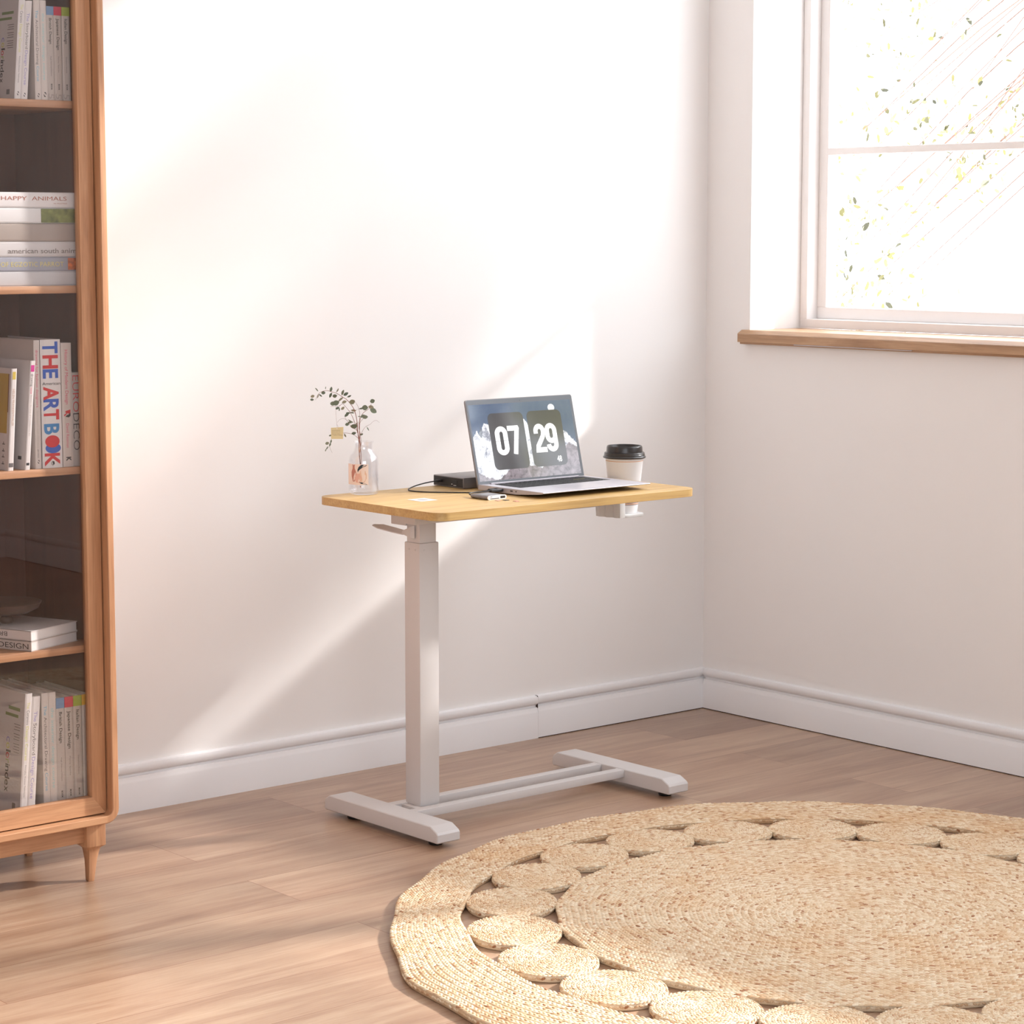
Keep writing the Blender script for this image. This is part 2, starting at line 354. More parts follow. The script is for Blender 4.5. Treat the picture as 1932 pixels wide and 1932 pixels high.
# ---------------------------------------------------------------- trees outside the window
def leaf_quad(mb, c, sx, sy, rng, bend=.2):
    e = Euler((rng.uniform(-pi, pi), rng.uniform(-pi, pi), rng.uniform(-pi, pi))).to_matrix()
    pts = [(-sx, 0, 0), (-sx * .4, sy, bend * sx), (sx * .5, sy * .8, bend * sx), (sx, 0, 0), (sx * .5, -sy * .8, bend * sx), (-sx * .4, -sy, bend * sx)]
    v = [Vector(c) + e @ Vector(p) for p in pts]; mb.add(v, [(0, 1, 5), (1, 2, 4, 5), (2, 3, 4)])
def tree(name, base, top, limbs, clusters, leaf, label, per, spread, seed, group=None, tw=1.0, direct=None):
    rng = random.Random(seed); root = thing(name, base, label, 'tree', group)
    t = MB(); B = Vector(base); T = Vector(top)
    t.tube([B, B.lerp(T, .35) + Vector((.08, -.05, 0)), B.lerp(T, .7) + Vector((-.06, .05, 0)), T], lambda u: .13 * (1 - u) + .03, 10, 1)
    t.build('trunk', M['bark'], root, base, 60)
    br = MB(); lf = MB()
    for (c, k) in clusters:
        c = Vector(c); s0 = B.lerp(T, min(.95, max(.25, (c.z - B.z) / max(.1, (T.z - B.z)) - .1)))
        if direct: s0 = Vector(direct) + Vector((0, 0, c.z * .6))
        mid = s0.lerp(c, .5) + Vector((rng.uniform(-.15, .15), rng.uniform(-.15, .15), rng.uniform(.05, .3)))
        br.tube([s0, mid, c], lambda u: (.022 * (1 - u) + .004) * tw, 5, 2)
        for _ in range(int(per * k)):
            o = Vector((rng.gauss(0, spread), rng.gauss(0, spread), rng.gauss(0, spread * .8))) * sqrt(k)
            s = leaf * rng.uniform(.5, 1.4); leaf_quad(lf, c + o, s, s * rng.uniform(.3, .6), rng)
    br.build('branches', M['bark'], root, base, 60); lf.build('foliage', M['tree_leaf'], root, base)
    return root
rg = random.Random(3)
cl = []
for x, y, z, k in [(4.53, 3.57, 1.13, 0.9), (4.55, 3.51, 1.0, 1), (2.85, 2.08, 1.33, 0.9), (3.01, 2.0, 1.24, 0.7), (4.51, 3.12, 1.03, 0.6), (4.15, 3.17, 1.64, 0.5), (3.97, 3.11, 1.71, 0.4), (3.69, 2.05, 1.68, 0.9), (4.22, 2.57, 1.91, 1), (4.35, 2.41, 1.85, 0.8), (4.32, 2.34, 1.95, 0.5), (3.21, 2.03, 1.9, 0.5), (3.8, 2.38, 1.86, 0.6), (3.57, 2.5, 1.93, 0.5), (4.22, 2.98, 2.33, 0.4), (4.84, 3.29, 2.44, 0.6), (4.73, 3.27, 2.19, 0.4), (4.14, 2.43, 1.63, 0.6), (3.67, 2.61, 1.45, 0.6), (3.49, 2.14, 1.45, 0.3), (2.86, 1.97, 1.77, 0.4), (3.07, 1.64, 2.27, 0.5), (4.08, 2.2, 1.62, 0.3), (3.51, 2.31, 1.33, 0.4), (3.42, 2.64, 0.99, 0.8), (4.51, 3.33, 0.95, 0.7), (3.76, 2.82, 1.4, 0.6)]:          # twigs with small leaves
    cl.append(((x, y, z), k))
for i in range(16): cl.append(((rg.uniform(3.0, 6.6), rg.uniform(-.5, 4.6), rg.uniform(1.5, 3.6)), rg.uniform(.2, .7)))
tree('tree', (6.6, 1.6, -1.5), (6.4, 2.0, 4.2), 0, cl, .018, 'pale sparse tree with small leaves seen outside the window', 80, .13, 11, tw=.25, direct=(6.2, 2.2, 2.2))
cl = []
D = Vector((1, -.385, .6))
SPOTS = [(-1.41, 1.81), (-1.27, 1.78), (-1.56, 1.49), (-1.67, 1.46), (-1.79, 1.36), (-1.86, 1.32), (-0.78, 1.8), (-0.73, 1.68), (-0.87, 1.5), (-1.18, 1.3), (-1.04, 1.27), (-0.91, 1.31), (-1.24, 1.09), (-1.11, 1.14), (-0.96, 1.07), (-1.34, 0.99), (-1.47, 0.87), (-1.65, 0.83), (-1.8, 0.78), (-1.31, 0.61), (-1.51, 0.56), (-1.69, 0.52), (-1.41, 0.46), (-1.81, 0.43), (-1.59, 0.4), (-1.78, 0.29), (-1.66, 0.3), (-0.62, 1.75), (-1.32, 0.5)]
for i, (x, z) in enumerate(SPOTS):          # boughs between the sun and the window: they dapple the light on the back wall
    cl.append((tuple(Vector((x, 0, z)) + D * (rg.uniform(3.2, 5.2) - x)), rg.uniform(.35, .8)))
for i in range(6):
    a = rg.uniform(-3.4, -1.3); z = rg.uniform(1.2, 3.0)
    cl.append((tuple(Vector((0, a, z)) + D * rg.uniform(3, 5.5)), rg.uniform(.2, .6)))
cl += [((3.55, -5.32, 3.0), .45), ((3.35, -5.45, 3.1), .3), ((3.8, -5.3, 2.9), .5), ((3.5, -5.45, 2.7), .15), ((4.0, -5.6, 3.1), .5), ((3.9, -5.2, 2.6), .3)]
tree('tree', (6.5, -5.6, -1.5), (5.6, -3.6, 5.4), 0, cl, .07, 'leafy garden tree mirrored in the laptop screen', 80, .15, 5, tw=.6)

# ---------------------------------------------------------------- bookcase
CX0, CX1, CYF, CYB = -3.05, -2.219, -.50, -.145
CB = (-2.64, -.32, 0)
cab = thing('glass_door_bookcase', CB, 'tall warm brown wooden bookcase with glass door and tapered legs, against the wall', 'bookcase')
ZB, ZT = .1245, 2.02
ring = MB(); out = rrect(CX0, CX1, ZB, ZT, .03); inn = rrect(CX0 + .0165, CX1 - .0165, ZB + .0165, ZT - .0165, .014)
out2 = rrect(CX0 + .003, CX1 - .003, ZB + .003, ZT - .003, .028); inn2 = rrect(CX0 + .0150, CX1 - .0150, ZB + .0150, ZT - .0150, .0155)
n = len(out)
lay = [[(x, CYB, z) for x, z in out], [(x, CYF + .004, z) for x, z in out], [(x, CYF, z) for x, z in out2], [(x, CYF, z) for x, z in inn2], [(x, CYF + .002, z) for x, z in inn], [(x, CYB, z) for x, z in inn]]
v = sum(lay, []); f = []
for j in range(6):
    k = (j + 1) % 6
    for i in range(n): f.append((j * n + i, j * n + (i + 1) % n, k * n + (i + 1) % n, k * n + i))
ring.add(v, f); case = ring.build('case', M['cab'], cab, CB, 30); case.data.materials.append(M['cabx'])
for p_ in case.data.polygons:
    if CX0 + .05 < p_.center.x + CB[0] < CX1 - .05: p_.material_index = 1
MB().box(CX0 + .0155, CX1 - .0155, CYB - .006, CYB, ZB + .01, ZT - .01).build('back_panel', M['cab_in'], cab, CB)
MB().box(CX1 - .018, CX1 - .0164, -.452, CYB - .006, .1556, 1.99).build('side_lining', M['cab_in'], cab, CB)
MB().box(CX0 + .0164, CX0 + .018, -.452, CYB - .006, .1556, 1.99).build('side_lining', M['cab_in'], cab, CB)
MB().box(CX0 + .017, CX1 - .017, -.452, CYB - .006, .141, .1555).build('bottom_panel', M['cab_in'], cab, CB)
for z in (1.6177, 1.2455, .8738, .5002):
    MB().box(CX0 + .0181, CX1 - .0181, -.4535, CYB - .0065, z - .0155, z, .0012).build('shelf', M['cabx'], cab, CB, 30)
# door: four rails, glass, sits just inside the case
dx0, dx1, dz0, dz1 = CX0 + .0190, CX1 - .0190, .1432, ZT - .019
DF, DK, SWD, RH = -.478, -.4565, .0335, .0382
door = MB().box(dx1 - SWD, dx1, DF, DK, dz0, dz1, .0015).build('door', M['cab'], cab, CB, 30)
MB().box(dx0, dx0 + SWD, DF, DK, dz0, dz1, .0015).build('stile', M['cab'], door, CB, 30)
MB().prism([(dx0 + .001, dz0 + .0006), (dx1 - .002, dz0 + .0006), (dx1 - SWD - .0003, dz0 + RH), (dx0 + SWD + .0003, dz0 + RH)], DF - .0006, DK - .0004, 'Y', .0004).build('rail', M['cabx'], door, CB)
MB().prism([(dx0 + .001, dz1 - .0006), (dx1 - .002, dz1 - .0006), (dx1 - SWD - .0003, dz1 - RH), (dx0 + SWD + .0003, dz1 - RH)], DF - .0006, DK - .0004, 'Y', .0004).build('rail', M['cabx'], door, CB)
MB().box(dx0 + SWD - .003, dx1 - SWD + .003, -.4655, -.4625, dz0 + RH - .003, dz1 - RH + .003).build('glass_panel', M['door_glass'], door, CB)
MB().box(CX0 + .1, CX1 - .06, -.468, -.45, .0845, .1244, .001).build('apron', M['cabx'], cab, CB, 30)
MB().box(CX0 + .1, CX1 - .06, -.205, -.19, .0845, .1244, .001).build('apron', M['cabx'], cab, CB, 30)
def leg(cx, sx, y0, sy):
    """square block on top, flaring in to a slim tapered foot"""
    secs = [(.1246, 0, 0, .023, .025), (.0765, 0, 0, .023, .025), (.0745, 0, 0, .022, .024), (.0708, 0, 0, .0165, .0185), (.068, 0, 0, .0140, .0155), (.06, -.001, -.001, .0122, .0135), (.045, -.003, -.003, .0100, .0105), (.025, -.006, -.006, .0084, .0086), (.002, -.0095, -.0095, .0070, .0070), (0, -.0095, -.0095, .0062, .0062)]
    m = MB(); v = []; k = 0
    for z, ox, oy, hx, hy in secs:
        r = min(hx, hy) * .18; v += [(x, y, z) for x, y in rrect(cx + ox * sx - hx, cx + ox * sx + hx, y0 - oy * sy * -1 - hy, y0 - oy * sy * -1 + hy, r, 2)]
    k = len(v) // len(secs); f = [tuple(range(k))[::-1], tuple(range(len(v) - k, len(v)))]
    for j in range(len(secs) - 1):
        for i in range(k): f.append((j * k + i, j * k + (i + 1) % k, (j + 1) * k + (i + 1) % k, (j + 1) * k + i))
    m.add(v, f); m.build('leg', M['cab'], cab, CB, 40)
leg(-2.264, 1, -.455, 1); leg(-2.264, 1, -.19, 1); leg(CX0 + .045, -1, -.455, 1); leg(CX0 + .045, -1, -.19, 1)

# ---------------------------------------------------------------- books
def bookmat(name, rgb, rough=.45): return mat(name, rgb, rough)
M['bk_white'] = bookmat('white_book_cover', (226, 220, 218)); M['bk_offwhite'] = bookmat('offwhite_book_cover', (212, 202, 196)); M['bk_grey'] = bookmat('warm_grey_book_cover', (190, 180, 174))
M['ink_grey'] = mat('grey_lettering', (96, 90, 90), .6); M['ink_dark'] = mat('black_lettering', (36, 34, 34), .6); M['ink_yel'] = mat('yellow_lettering', (214, 214, 110), .6)
M['ink_pur'] = mat('lilac_lettering', (150, 140, 200), .6); M['ink_cyan'] = mat('blue_lettering', (90, 176, 206), .6); M['ink_pcyan'] = mat('pale_cyan_lettering', (150, 205, 205), .6)
M['ink_pink'] = mat('pink_lettering', (214, 70, 110), .6); M['ink_red'] = mat('red_print', (206, 44, 48), .5); M['ink_blue'] = mat('blue_print', (48, 92, 186), .5); M['ink_blue2'] = mat('light_blue_print', (60, 132, 190), .5)
M['b_blue'] = mat('blue_band', (110, 142, 178), .5); M['b_red'] = mat('red_band', (196, 48, 76), .5); M['b_green'] = mat('green_band', (148, 164, 44), .5); M['b_yel'] = mat('yellow_band', (222, 170, 50), .5)
M['ink_rust'] = mat('rust_lettering', (176, 110, 92), .6); M['ink_gold'] = mat('pale_yellow_lettering', (214, 200, 120), .6); M['num'] = mat('pale_numeral', (160, 150, 144), .6)

def upright(root_loc, x0, x1, yf, depth, z0, z1, lean, cover, label, group):
    """a closed book standing on its tail, spine towards the door; lean = sideways shift of the head"""
    root = thing('book', root_loc, label, 'book', group); h = z1 - z0
    def sh(mb): mb.v = [(x + lean * (z - z0) / h, y, z) for x, y, z in mb.v]; return mb
    t = .0011; mb = MB(); yb = yf + depth
    mb.box(x0, x0 + t, yf + .001, yb, z0, z1); mb.box(x1 - t, x1, yf + .001, yb, z0, z1)
    mb.prism([(x0, yf + .0012), (x0 + (x1 - x0) * .2, yf), (x1 - (x1 - x0) * .2, yf), (x1, yf + .0012), (x1, yf + .0022), (x0, yf + .0022)], z0, z1, 'Z')
    sh(mb).build('cover', cover, root, root_loc)
    pg = MB().box(x0 + t, x1 - t, yf + .0023, yb - .003, z0 + .0015, z1 - .0022); sh(pg).build('pages', M['page'], root, root_loc)
    def T(s, a, b, m_, cx=.5, hh=None, bold=0, name='title'):
        # fractions from the top of the spine; reads downwards
        za, zb = z1 - a * h, z1 - b * h; hgt = hh or (x1 - x0) * .42
        q = text_mb(MB(), s, (x0 + (x1 - x0) * cx - hgt / 2, yf - .0001, za), (0, 0, -1), (1, 0, 0), length=za - zb, height=hgt, bold=bold)
        sh(q).build(name, m_, root, root_loc)
    def Bn(a, b, m_, name='band', u0=0, u1=1):
        q = MB().box(x0 + (x1 - x0) * u0, x0 + (x1 - x0) * u1, yf - .0002, yf + .0011, z1 - b * h, z1 - a * h + (.0002 if a == 0 else 0)); sh(q).build(name, m_, root, root_loc)
    def Lg(a, m_, s=.0042):
        q = MB(); c = (x0 + x1) / 2; zc = z1 - a * h; o_ = [(c + cos(i * pi / 3) * s * .62, zc + sin(i * pi / 3) * s) for i in range(6)]; i_ = [(c + cos(i * pi / 3) * s * .3, zc + sin(i * pi / 3) * s * .5) for i in range(6)]
        v = [(x, yf - .0002, z) for x, z in o_ + i_]; fs = [(i, (i + 1) % 6, 6 + (i + 1) % 6, 6 + i) for i in (0, 1, 3, 4)]; q.add(v, fs); sh(q).build('emblem', m_, root, root_loc)
    return root, T, Bn, Lg, sh

YS = -.445
def design_set(z0, k, yf, xs, hid, group, where):
    """the row of design books; k scales the heights, xs gives the spines"""
    roots = []
    H1 = .1975 * k; H2 = .186 * k; H3 = .2 * k
    x0, x1 = xs['cer']; r, T, Bn, Lg, sh = upright(((x0 + x1) / 2, yf + .1, z0), x0, x1, yf, .2, z0, z0 + H3, .016 * k, M['bk_white'], 'leaning white book titled The Ceramics Design Course in yellow and grey, %s' % where, group)
    T('The', .07, .12, M['ink_yel']); T('Ceramics', .135, .25, M['ink_grey']); T('Design Course', .265, .54, M['ink_yel']); T('Principles, Practice, Techniques', .58, .84, M['ink_grey'], hh=.003); Lg(.945, M['ink_dark'])
    L = tuple(r.location); kk = .62 + .38 * k
    hh = .0125 * k; z = z0 + .124 * k
    for ch, m_, wd in (('c', M['ink_pur'], .0100), ('o', M['ink_yel'], .0115), ('l', M['ink_dark'], .0042), ('o', M['ink_red'], .0115), ('r', M['b_green'], .0072), ('i', M['ink_dark'], .0038), ('n', M['ink_dark'], .0105), ('d', M['ink_dark'], .0115), ('e', M['ink_dark'], .0110), ('x', M['ink_dark'], .0105)):
        lo_ = text_mb(MB(), ch, (x0 - .0001, yf + .064 * kk, z), (0, 0, -1), (0, -1, 0), length=wd * k * .86, height=hh * 1.25, bold=.01); sh(lo_).build('cover_letter', m_, r, L); z -= wd * k
    q = MB()
    for (ya, yb_, za, zb) in ((.020, .068, .845, .872), (.026, .08, .79, .815)): q.box(x0 - .0003, x0, yf + ya, yf + yb_, z0 + H3 * za, z0 + H3 * zb)
    sh(q).build('cover_print', mat('soft_green_print', (128, 148, 96), .6), r, L)
    q = MB()
    for b0 in (.735, .655, .575):
        for i in range(3 + (b0 < .65)): q.box(x0 - .0003, x0, yf + .016, yf + .042 - .003 * (i % 2), z0 + H3 * (b0 - .022 * i), z0 + H3 * (b0 - .022 * i) + .0012)
    sh(q).build('small_print', M['ink_grey'], r, L); q = MB()
    for i in range(6): q.box(x0 - .0003, x0, yf + .022 + .0022 * i, yf + .0232 + .0022 * i + .0004 * (i % 2), z0 + H3 * .05, z0 + H3 * .1)
    sh(q).build('barcode', M['ink_grey'], r, L); roots.append(r)
    x0, x1 = xs['sto']; r, T, Bn, Lg, sh = upright(((x0 + x1) / 2, yf + .1, z0), x0, x1, yf, .2, z0, z0 + .194 * k, .0155 * k, M['bk_white'], 'leaning white book titled The Storyboard Design Course in lilac and grey, %s' % where, group)
    T('The', .125, .21, M['ink_pur']); T('Storyboard', .225, .49, M['ink_grey']); T('Design Course', .505, .855, M['ink_pur']); Lg(.955, M['ink_dark']); roots.append(r)
    x0, x1 = xs['arc']; r, T, Bn, Lg, sh = upright(((x0 + x1) / 2, yf + .1, z0), x0, x1, yf, .2, z0, z0 + H1, 0, M['bk_offwhite'], 'upright off-white book titled The Architectural Drawing Course in blue and grey, %s' % where, group)
    T('The', .105, .185, M['ink_cyan']); T('Architectural Drawing', .2, .65, M['ink_grey']); T('Course', .665, .815, M['ink_cyan']); Lg(.955, M['ink_dark']); roots.append(r)
    x0, x1 = xs['int']; r, T, Bn, Lg, sh = upright(((x0 + x1) / 2, yf + .1, z0), x0, x1, yf, .2, z0, z0 + H1 - .0005, 0, M['bk_offwhite'], 'upright off-white book titled the interior design course in pale cyan, %s' % where, group)
    T('the interior design course', .13, .8, M['ink_pcyan']); Lg(.945, M['ink_dark'], .0055); roots.append(r)
    for key, nm, au, bm_, e_, cn in (('bri', 'British Design', 'Hugh Aldersey-Williams', M['b_blue'], .4, 'blue'), ('jap', 'Japanese Design', 'Penny Sparke', M['b_red'], .46, 'red'), ('ita', 'Italian Design', 'Giampiero Bosoni', M['b_green'], .39, 'olive green'), ('yel', None, None, M['b_yel'], 0, 'yellow')):
        if key not in xs: continue
        x0, x1 = xs[key]; r, T, Bn, Lg, sh = upright(((x0 + x1) / 2, yf + .1, z0), x0, x1, yf, .19, z0, z0 + H2, 0, M['bk_grey'], ('grey book with %s band titled %s, %s' % (cn, nm, where)) if nm else 'grey book with a yellow band half hidden by the door stile, %s' % where, group)
        Bn(0, .092, bm_)
        if nm: T(nm, .125, e_, M['ink_dark'], .52, (x1 - x0) * .36, .012); T(au, .53, .7 if au[0] != 'H' else .74, M['ink_grey'], .52, .0028, name='author'); T('BOOK', .825, .89, M['ink_dark'], .52, .0036, .03, 'imprint'); T('5', .93, .985, M['num'], .45, (x1 - x0) * .8, 0, 'numeral')
        roots.append(r)
    return roots
design_set(1.6180, 1.0, YS, dict(cer=(-2.3945, -2.3805), sto=(-2.380, -2.3655), arc=(-2.3475, -2.3335), int=(-2.333, -2.319), bri=(-2.3187, -2.3027), jap=(-2.3023, -2.2853), ita=(-2.2845, -2.2665)), 0, 'design books on the top shelf', 'top visible shelf')
design_set(.1559, 1.28, YS, dict(cer=(-2.423, -2.4075), sto=(-2.407, -2.3885), arc=(-2.3665, -2.3505), int=(-2.350, -2.3335), bri=(-2.3331, -2.3141), jap=(-2.3135, -2.2935), ita=(-2.293, -2.2735), yel=(-2.2725, -2.2535)), 0, 'design books on the bottom shelf', 'bottom shelf')

# shelf 3
z0 = .8741; G3 = 'art books on the middle shelf'
r, T, Bn, Lg, sh = upright((-2.42, -.36, z0), -2.4295, -2.4175, YS, .16, z0, z0 + .206, .014, M['bk_white'], 'white book with a mustard yellow front cover, leftmost on the middle shelf', 'book' and G3)
L = tuple(r.location)
q = MB().box(-2.4298, -2.4295, YS + .012, YS + .159, z0 + .075, z0 + .1955); sh(q).build('cover_picture', mat('mustard_print', (196, 164, 74), .6), r, L)
q = MB().box(-2.4298, -2.4295, YS + .009, YS + .012, z0 + .118, z0 + .1955); sh(q).build('cover_stripe', mat('brown_print_stripe', (120, 76, 52), .6), r, L)
q = MB()
for i, zz in enumerate((.052, .038, .026, .012)):
    q.box(-2.4298, -2.4295, YS + .018, YS + .028, z0 + zz, z0 + zz + .0022)
    q.box(-2.4298, -2.4295, YS + .022, YS + .024, z0 + zz, z0 + zz + .006)
sh(q).build('small_print', M['ink_grey'], r, L)
Bn(.03, .105, mat('mustard_tag', (206, 180, 70), .6), 'tag', .2, .8); T('HELEN FRANKENTHALER', .2, .56, mat('tan_lettering', (170, 130, 96), .6), hh=.005); Bn(.925, .965, M['ink_grey'], 'imprint', .1, .9)
r, T, Bn, Lg, sh = upright((-2.38, -.36, z0), -2.3945, -2.3835, YS - .006, .19, z0, z0 + .221, .0185, M['bk_white'], 'slim leaning white book titled drawing now with a magenta tag', G3)
T('drawing', .12, .235, M['ink_dark'], hh=.0055); T('now', .245, .305, M['ink_pink'], hh=.0055); T('Between the Lines of Contemporary Art', .315, .69, M['num'], hh=.0034); Bn(.04, .1, mat('magenta_tag', (206, 30, 140), .5), 'tag', .15, .85); Bn(.935, .958, M['ink_dark'], 'imprint', .2, .8)
L = tuple(r.location); q = MB()
for i in range(9): q.box(-2.3949, -2.3946, YS + .012 + .0016 * i, YS + .0131 + .0016 * i, z0 + .02, z0 + .027)
sh(q).build('barcode', M['ink_dark'], r, L)
r, T, Bn, Lg, sh = upright((-2.36, -.36, z0), -2.3665, -2.3535, YS, .25, z0, z0 + .262, .0015, M['bk_offwhite'], 'tall pale book titled drawing for fashion designers in pink', G3)
T('drawing for fashion designers', .075, .52, M['ink_pink'], hh=.006); T('techniques and sketches', .545, .84, mat('faint_lettering', (190, 182, 170), .6), hh=.004); T('parramon', .85, .915, M['ink_dark'], hh=.0036); Lg(.945, M['ink_dark'], .0042)
x0, x1 = -2.3505, -2.3045; zA = z0 + .2625
r, T, Bn, Lg, sh = upright((-2.327, -.36, z0), x0, x1, YS, .22, z0, zA, 0, M['bk_white'], 'thick white book titled THE ART BOOK in big red and blue letters', G3)
L = tuple(r.location); Hh = zA - z0
def big(ch, a, b, m_, wd=.034, u=.5, off=.03):
    c = x0 + (x1 - x0) * u
    return text('title_letter', ch, (c - wd / 2, YS - .0002 - (.0003 if m_ is M['ink_red'] else 0), zA - a * Hh), (0, 0, -1), (1, 0, 0), m_, r, L, length=(b - a) * Hh, height=wd, bold=off)
big('T', .016, .108, M['ink_blue']); big('H', .121, .225, M['ink_red']); big('E', .23, .302, M['ink_blue'])
text('script', 'American', (x0 + .003, YS - .0002, zA - .353 * Hh), (1, 0, 0), (0, 0, 1), M['ink_dark'], r, L, length=.041, height=.0065)
big('A', .365, .47, M['ink_red']); big('R', .462, .556, M['ink_blue']); big('T', .543, .624, M['ink_red']); big('B', .655, .738, M['ink_blue2'])
def disc_face(c, rx, rz, y, nm, m_):
    q = MB(); q.add([(c[0] + rx * cos(i * pi / 16), y, c[1] + rz * sin(i * pi / 16)) for i in range(32)], [tuple(range(32))]); return q.build(nm, m_, r, L)
disc_face((-2.326, zA - .846 * Hh), .0176, .0105, YS - .00025, 'title_letter', M['ink_blue']); disc_face((-2.3275, zA - .793 * Hh), .0166, .0125, YS - .0005, 'title_letter', M['ink_red'])
big('K', .885, .985, M['ink_red'])
text('emblem', 'Φ', (-2.331, YS - .0006, z0 + .005), (1, 0, 0), (0, 0, 1), M['ink_dark'], r, L, length=.0085, height=.009)
r, T, Bn, Lg, sh = upright((-2.29, -.36, z0), -2.3032, -2.2795, YS, .2, z0, z0 + .2545, 0, M['bk_offwhite'], 'off-white book titled History of Modern Design in pink', G3)
T('History of Modern Design', .055, .495, M['ink_pink'], .5, .0075); T('David Raizman', .65, .845, M['ink_pink'], .5, .0065, name='author'); T('K', .92, .955, M['ink_dark'], .55, .0105, .05, 'imprint')
x0_, zc = -2.2915, z0 + .2545 * (1 - .565)
L = tuple(r.location); q = MB().add([(x0_ - .005, YS - .0003, zc + .004), (x0_ + .007, YS - .0003, zc + .007), (x0_ + .007, YS - .0003, zc - .003), (x0_ + .0, YS - .0003, zc - .0005), (x0_ - .007, YS - .0003, zc - .007), (x0_ - .008, YS - .0003, zc - .003), (x0_ - .003, YS - .0003, zc - .001)], [(0, 1, 2, 3, 4, 5, 6)]); q.build('chair_picture', M['ink_red'], r, L)
q = MB().add([(x0_ + .007, YS - .0004, zc + .001), (x0_ + .007, YS - .0004, zc - .006), (x0_ + .003, YS - .0004, zc - .009), (x0_ - .005, YS - .0004, zc - .0075), (x0_ - .001, YS - .0004, zc - .004), (x0_ + .003, YS - .0004, zc - .003)], [(0, 1, 2, 3, 4, 5)]); q.build('chair_black_part', M['ink_dark'], r, L)  # black part of the printed chair
r, T, Bn, Lg, sh = upright((-2.26, -.36, z0), -2.2792, -2.2575, YS + .004, .2, z0, z0 + .193, 0, M['bk_grey'], 'short grey book titled EURODECO, tucked beside the door stile', G3)
T('EURO', .03, .42, M['ink_red'], .5, .015, -.012); T('DECO', .435, .83, M['ink_dark'], .5, .015, -.012)

# shelf 2: a pile lying flat, spines to the front
G2 = 'books lying in a pile on the second shelf'
def flat(z0_, z1_, cover, label, xr=-2.2375, w_=.297, d_=.21, yf=YS):
    xl = xr - w_; L = ((xl + xr) / 2, yf + d_ / 2, z0_); r_ = thing('book', L, label, 'book', G2); t = .0018; h = z1_ - z0_
    m_ = MB(); m_.box(xl, xr, yf + .002, yf + d_, z0_, z0_ + t); m_.box(xl, xr, yf + .002, yf + d_, z1_ - t, z1_)
    m_.prism([(yf + .003, z0_), (yf + .0008, z0_ + h * .08), (yf, z0_ + h * .3), (yf, z1_ - h * .3), (yf + .0008, z1_ - h * .08), (yf + .003, z1_), (yf + .005, z1_), (yf + .005, z0_)], xl, xr, 'X')
    m_.build('cover', cover, r_, L, 30); MB().box(xl + .003, xr - .003, yf + .0052, yf + d_ - .003, z0_ + t, z1_ - t).build('pages', M['page'], r_, L)
    return r_, L, xl, xr
def tx(r_, L, s, xa, xb, zc, hh, m_, nm='title', bold=0):
    text(nm, s, (xa, YS - .0003, zc - hh / 2), (1, 0, 0), (0, 0, 1), m_, r_, L, length=xb - xa, height=hh, bold=bold)
px = lambda p: -2.4335 + p / 130 * .1597      # along the spines, 130 screen units to the stile
r, L, _, _ = flat(1.2456, 1.2748, bookmat('light_grey_cover', (196, 194, 196)), 'plain light grey book at the bottom of the flat pile')
r, L, _, _ = flat(1.2752, 1.3036, bookmat('blue_grey_cover', (158, 160, 172)), 'blue-grey book titled OF EGZOTIC PARROT with an orange picture on its spine')
tx(r, L, 'WORLD OF EGZOTIC PARROT', px(-48), px(115), 1.2895, .0098, M['ink_gold']); MB().box(px(123), px(141), YS - .0003, YS, 1.2775, 1.3015).build('spine_picture', mat('orange_red_picture', (196, 104, 50), .6, noise=.5, nscale=120), r, L)
r, L, _, _ = flat(1.3042, 1.3345, bookmat('pale_marbled_cover', (208, 204, 204)), 'pale book titled american south anima in grey lower-case letters')
tx(r, L, 'american south animals', px(13), px(155), 1.3165, .0098, mat('mid_grey_lettering', (128, 120, 116), .6), bold=.012)
r, L, _, _ = flat(1.3352, 1.371, bookmat('taupe_cover', (168, 156, 148)), 'plain taupe book in the middle of the flat pile')
r, L, _, _ = flat(1.3718, 1.402, bookmat('clean_white_cover', (226, 224, 224)), 'white book with a mossy green picture on its spine')
MB().box(px(75), px(152), YS - .0003, YS, 1.3728, 1.4008).build('spine_picture', mat('mossy_picture', (120, 128, 74), .6, noise=.45, nscale=90), r, L)
r, L, _, _ = flat(1.4028, 1.4335, bookmat('bright_white_cover', (230, 226, 226)), 'white book titled HAPPY ANIMALS on top of the flat pile')
tx(r, L, 'HAPPY  ANIMALS', px(3), px(123), 1.4215, .0082, M['ink_rust']); tx(r, L, 'IN AUSTRIA', px(99), px(124), 1.4115, .0024, M['ink_rust'], 'subtitle')

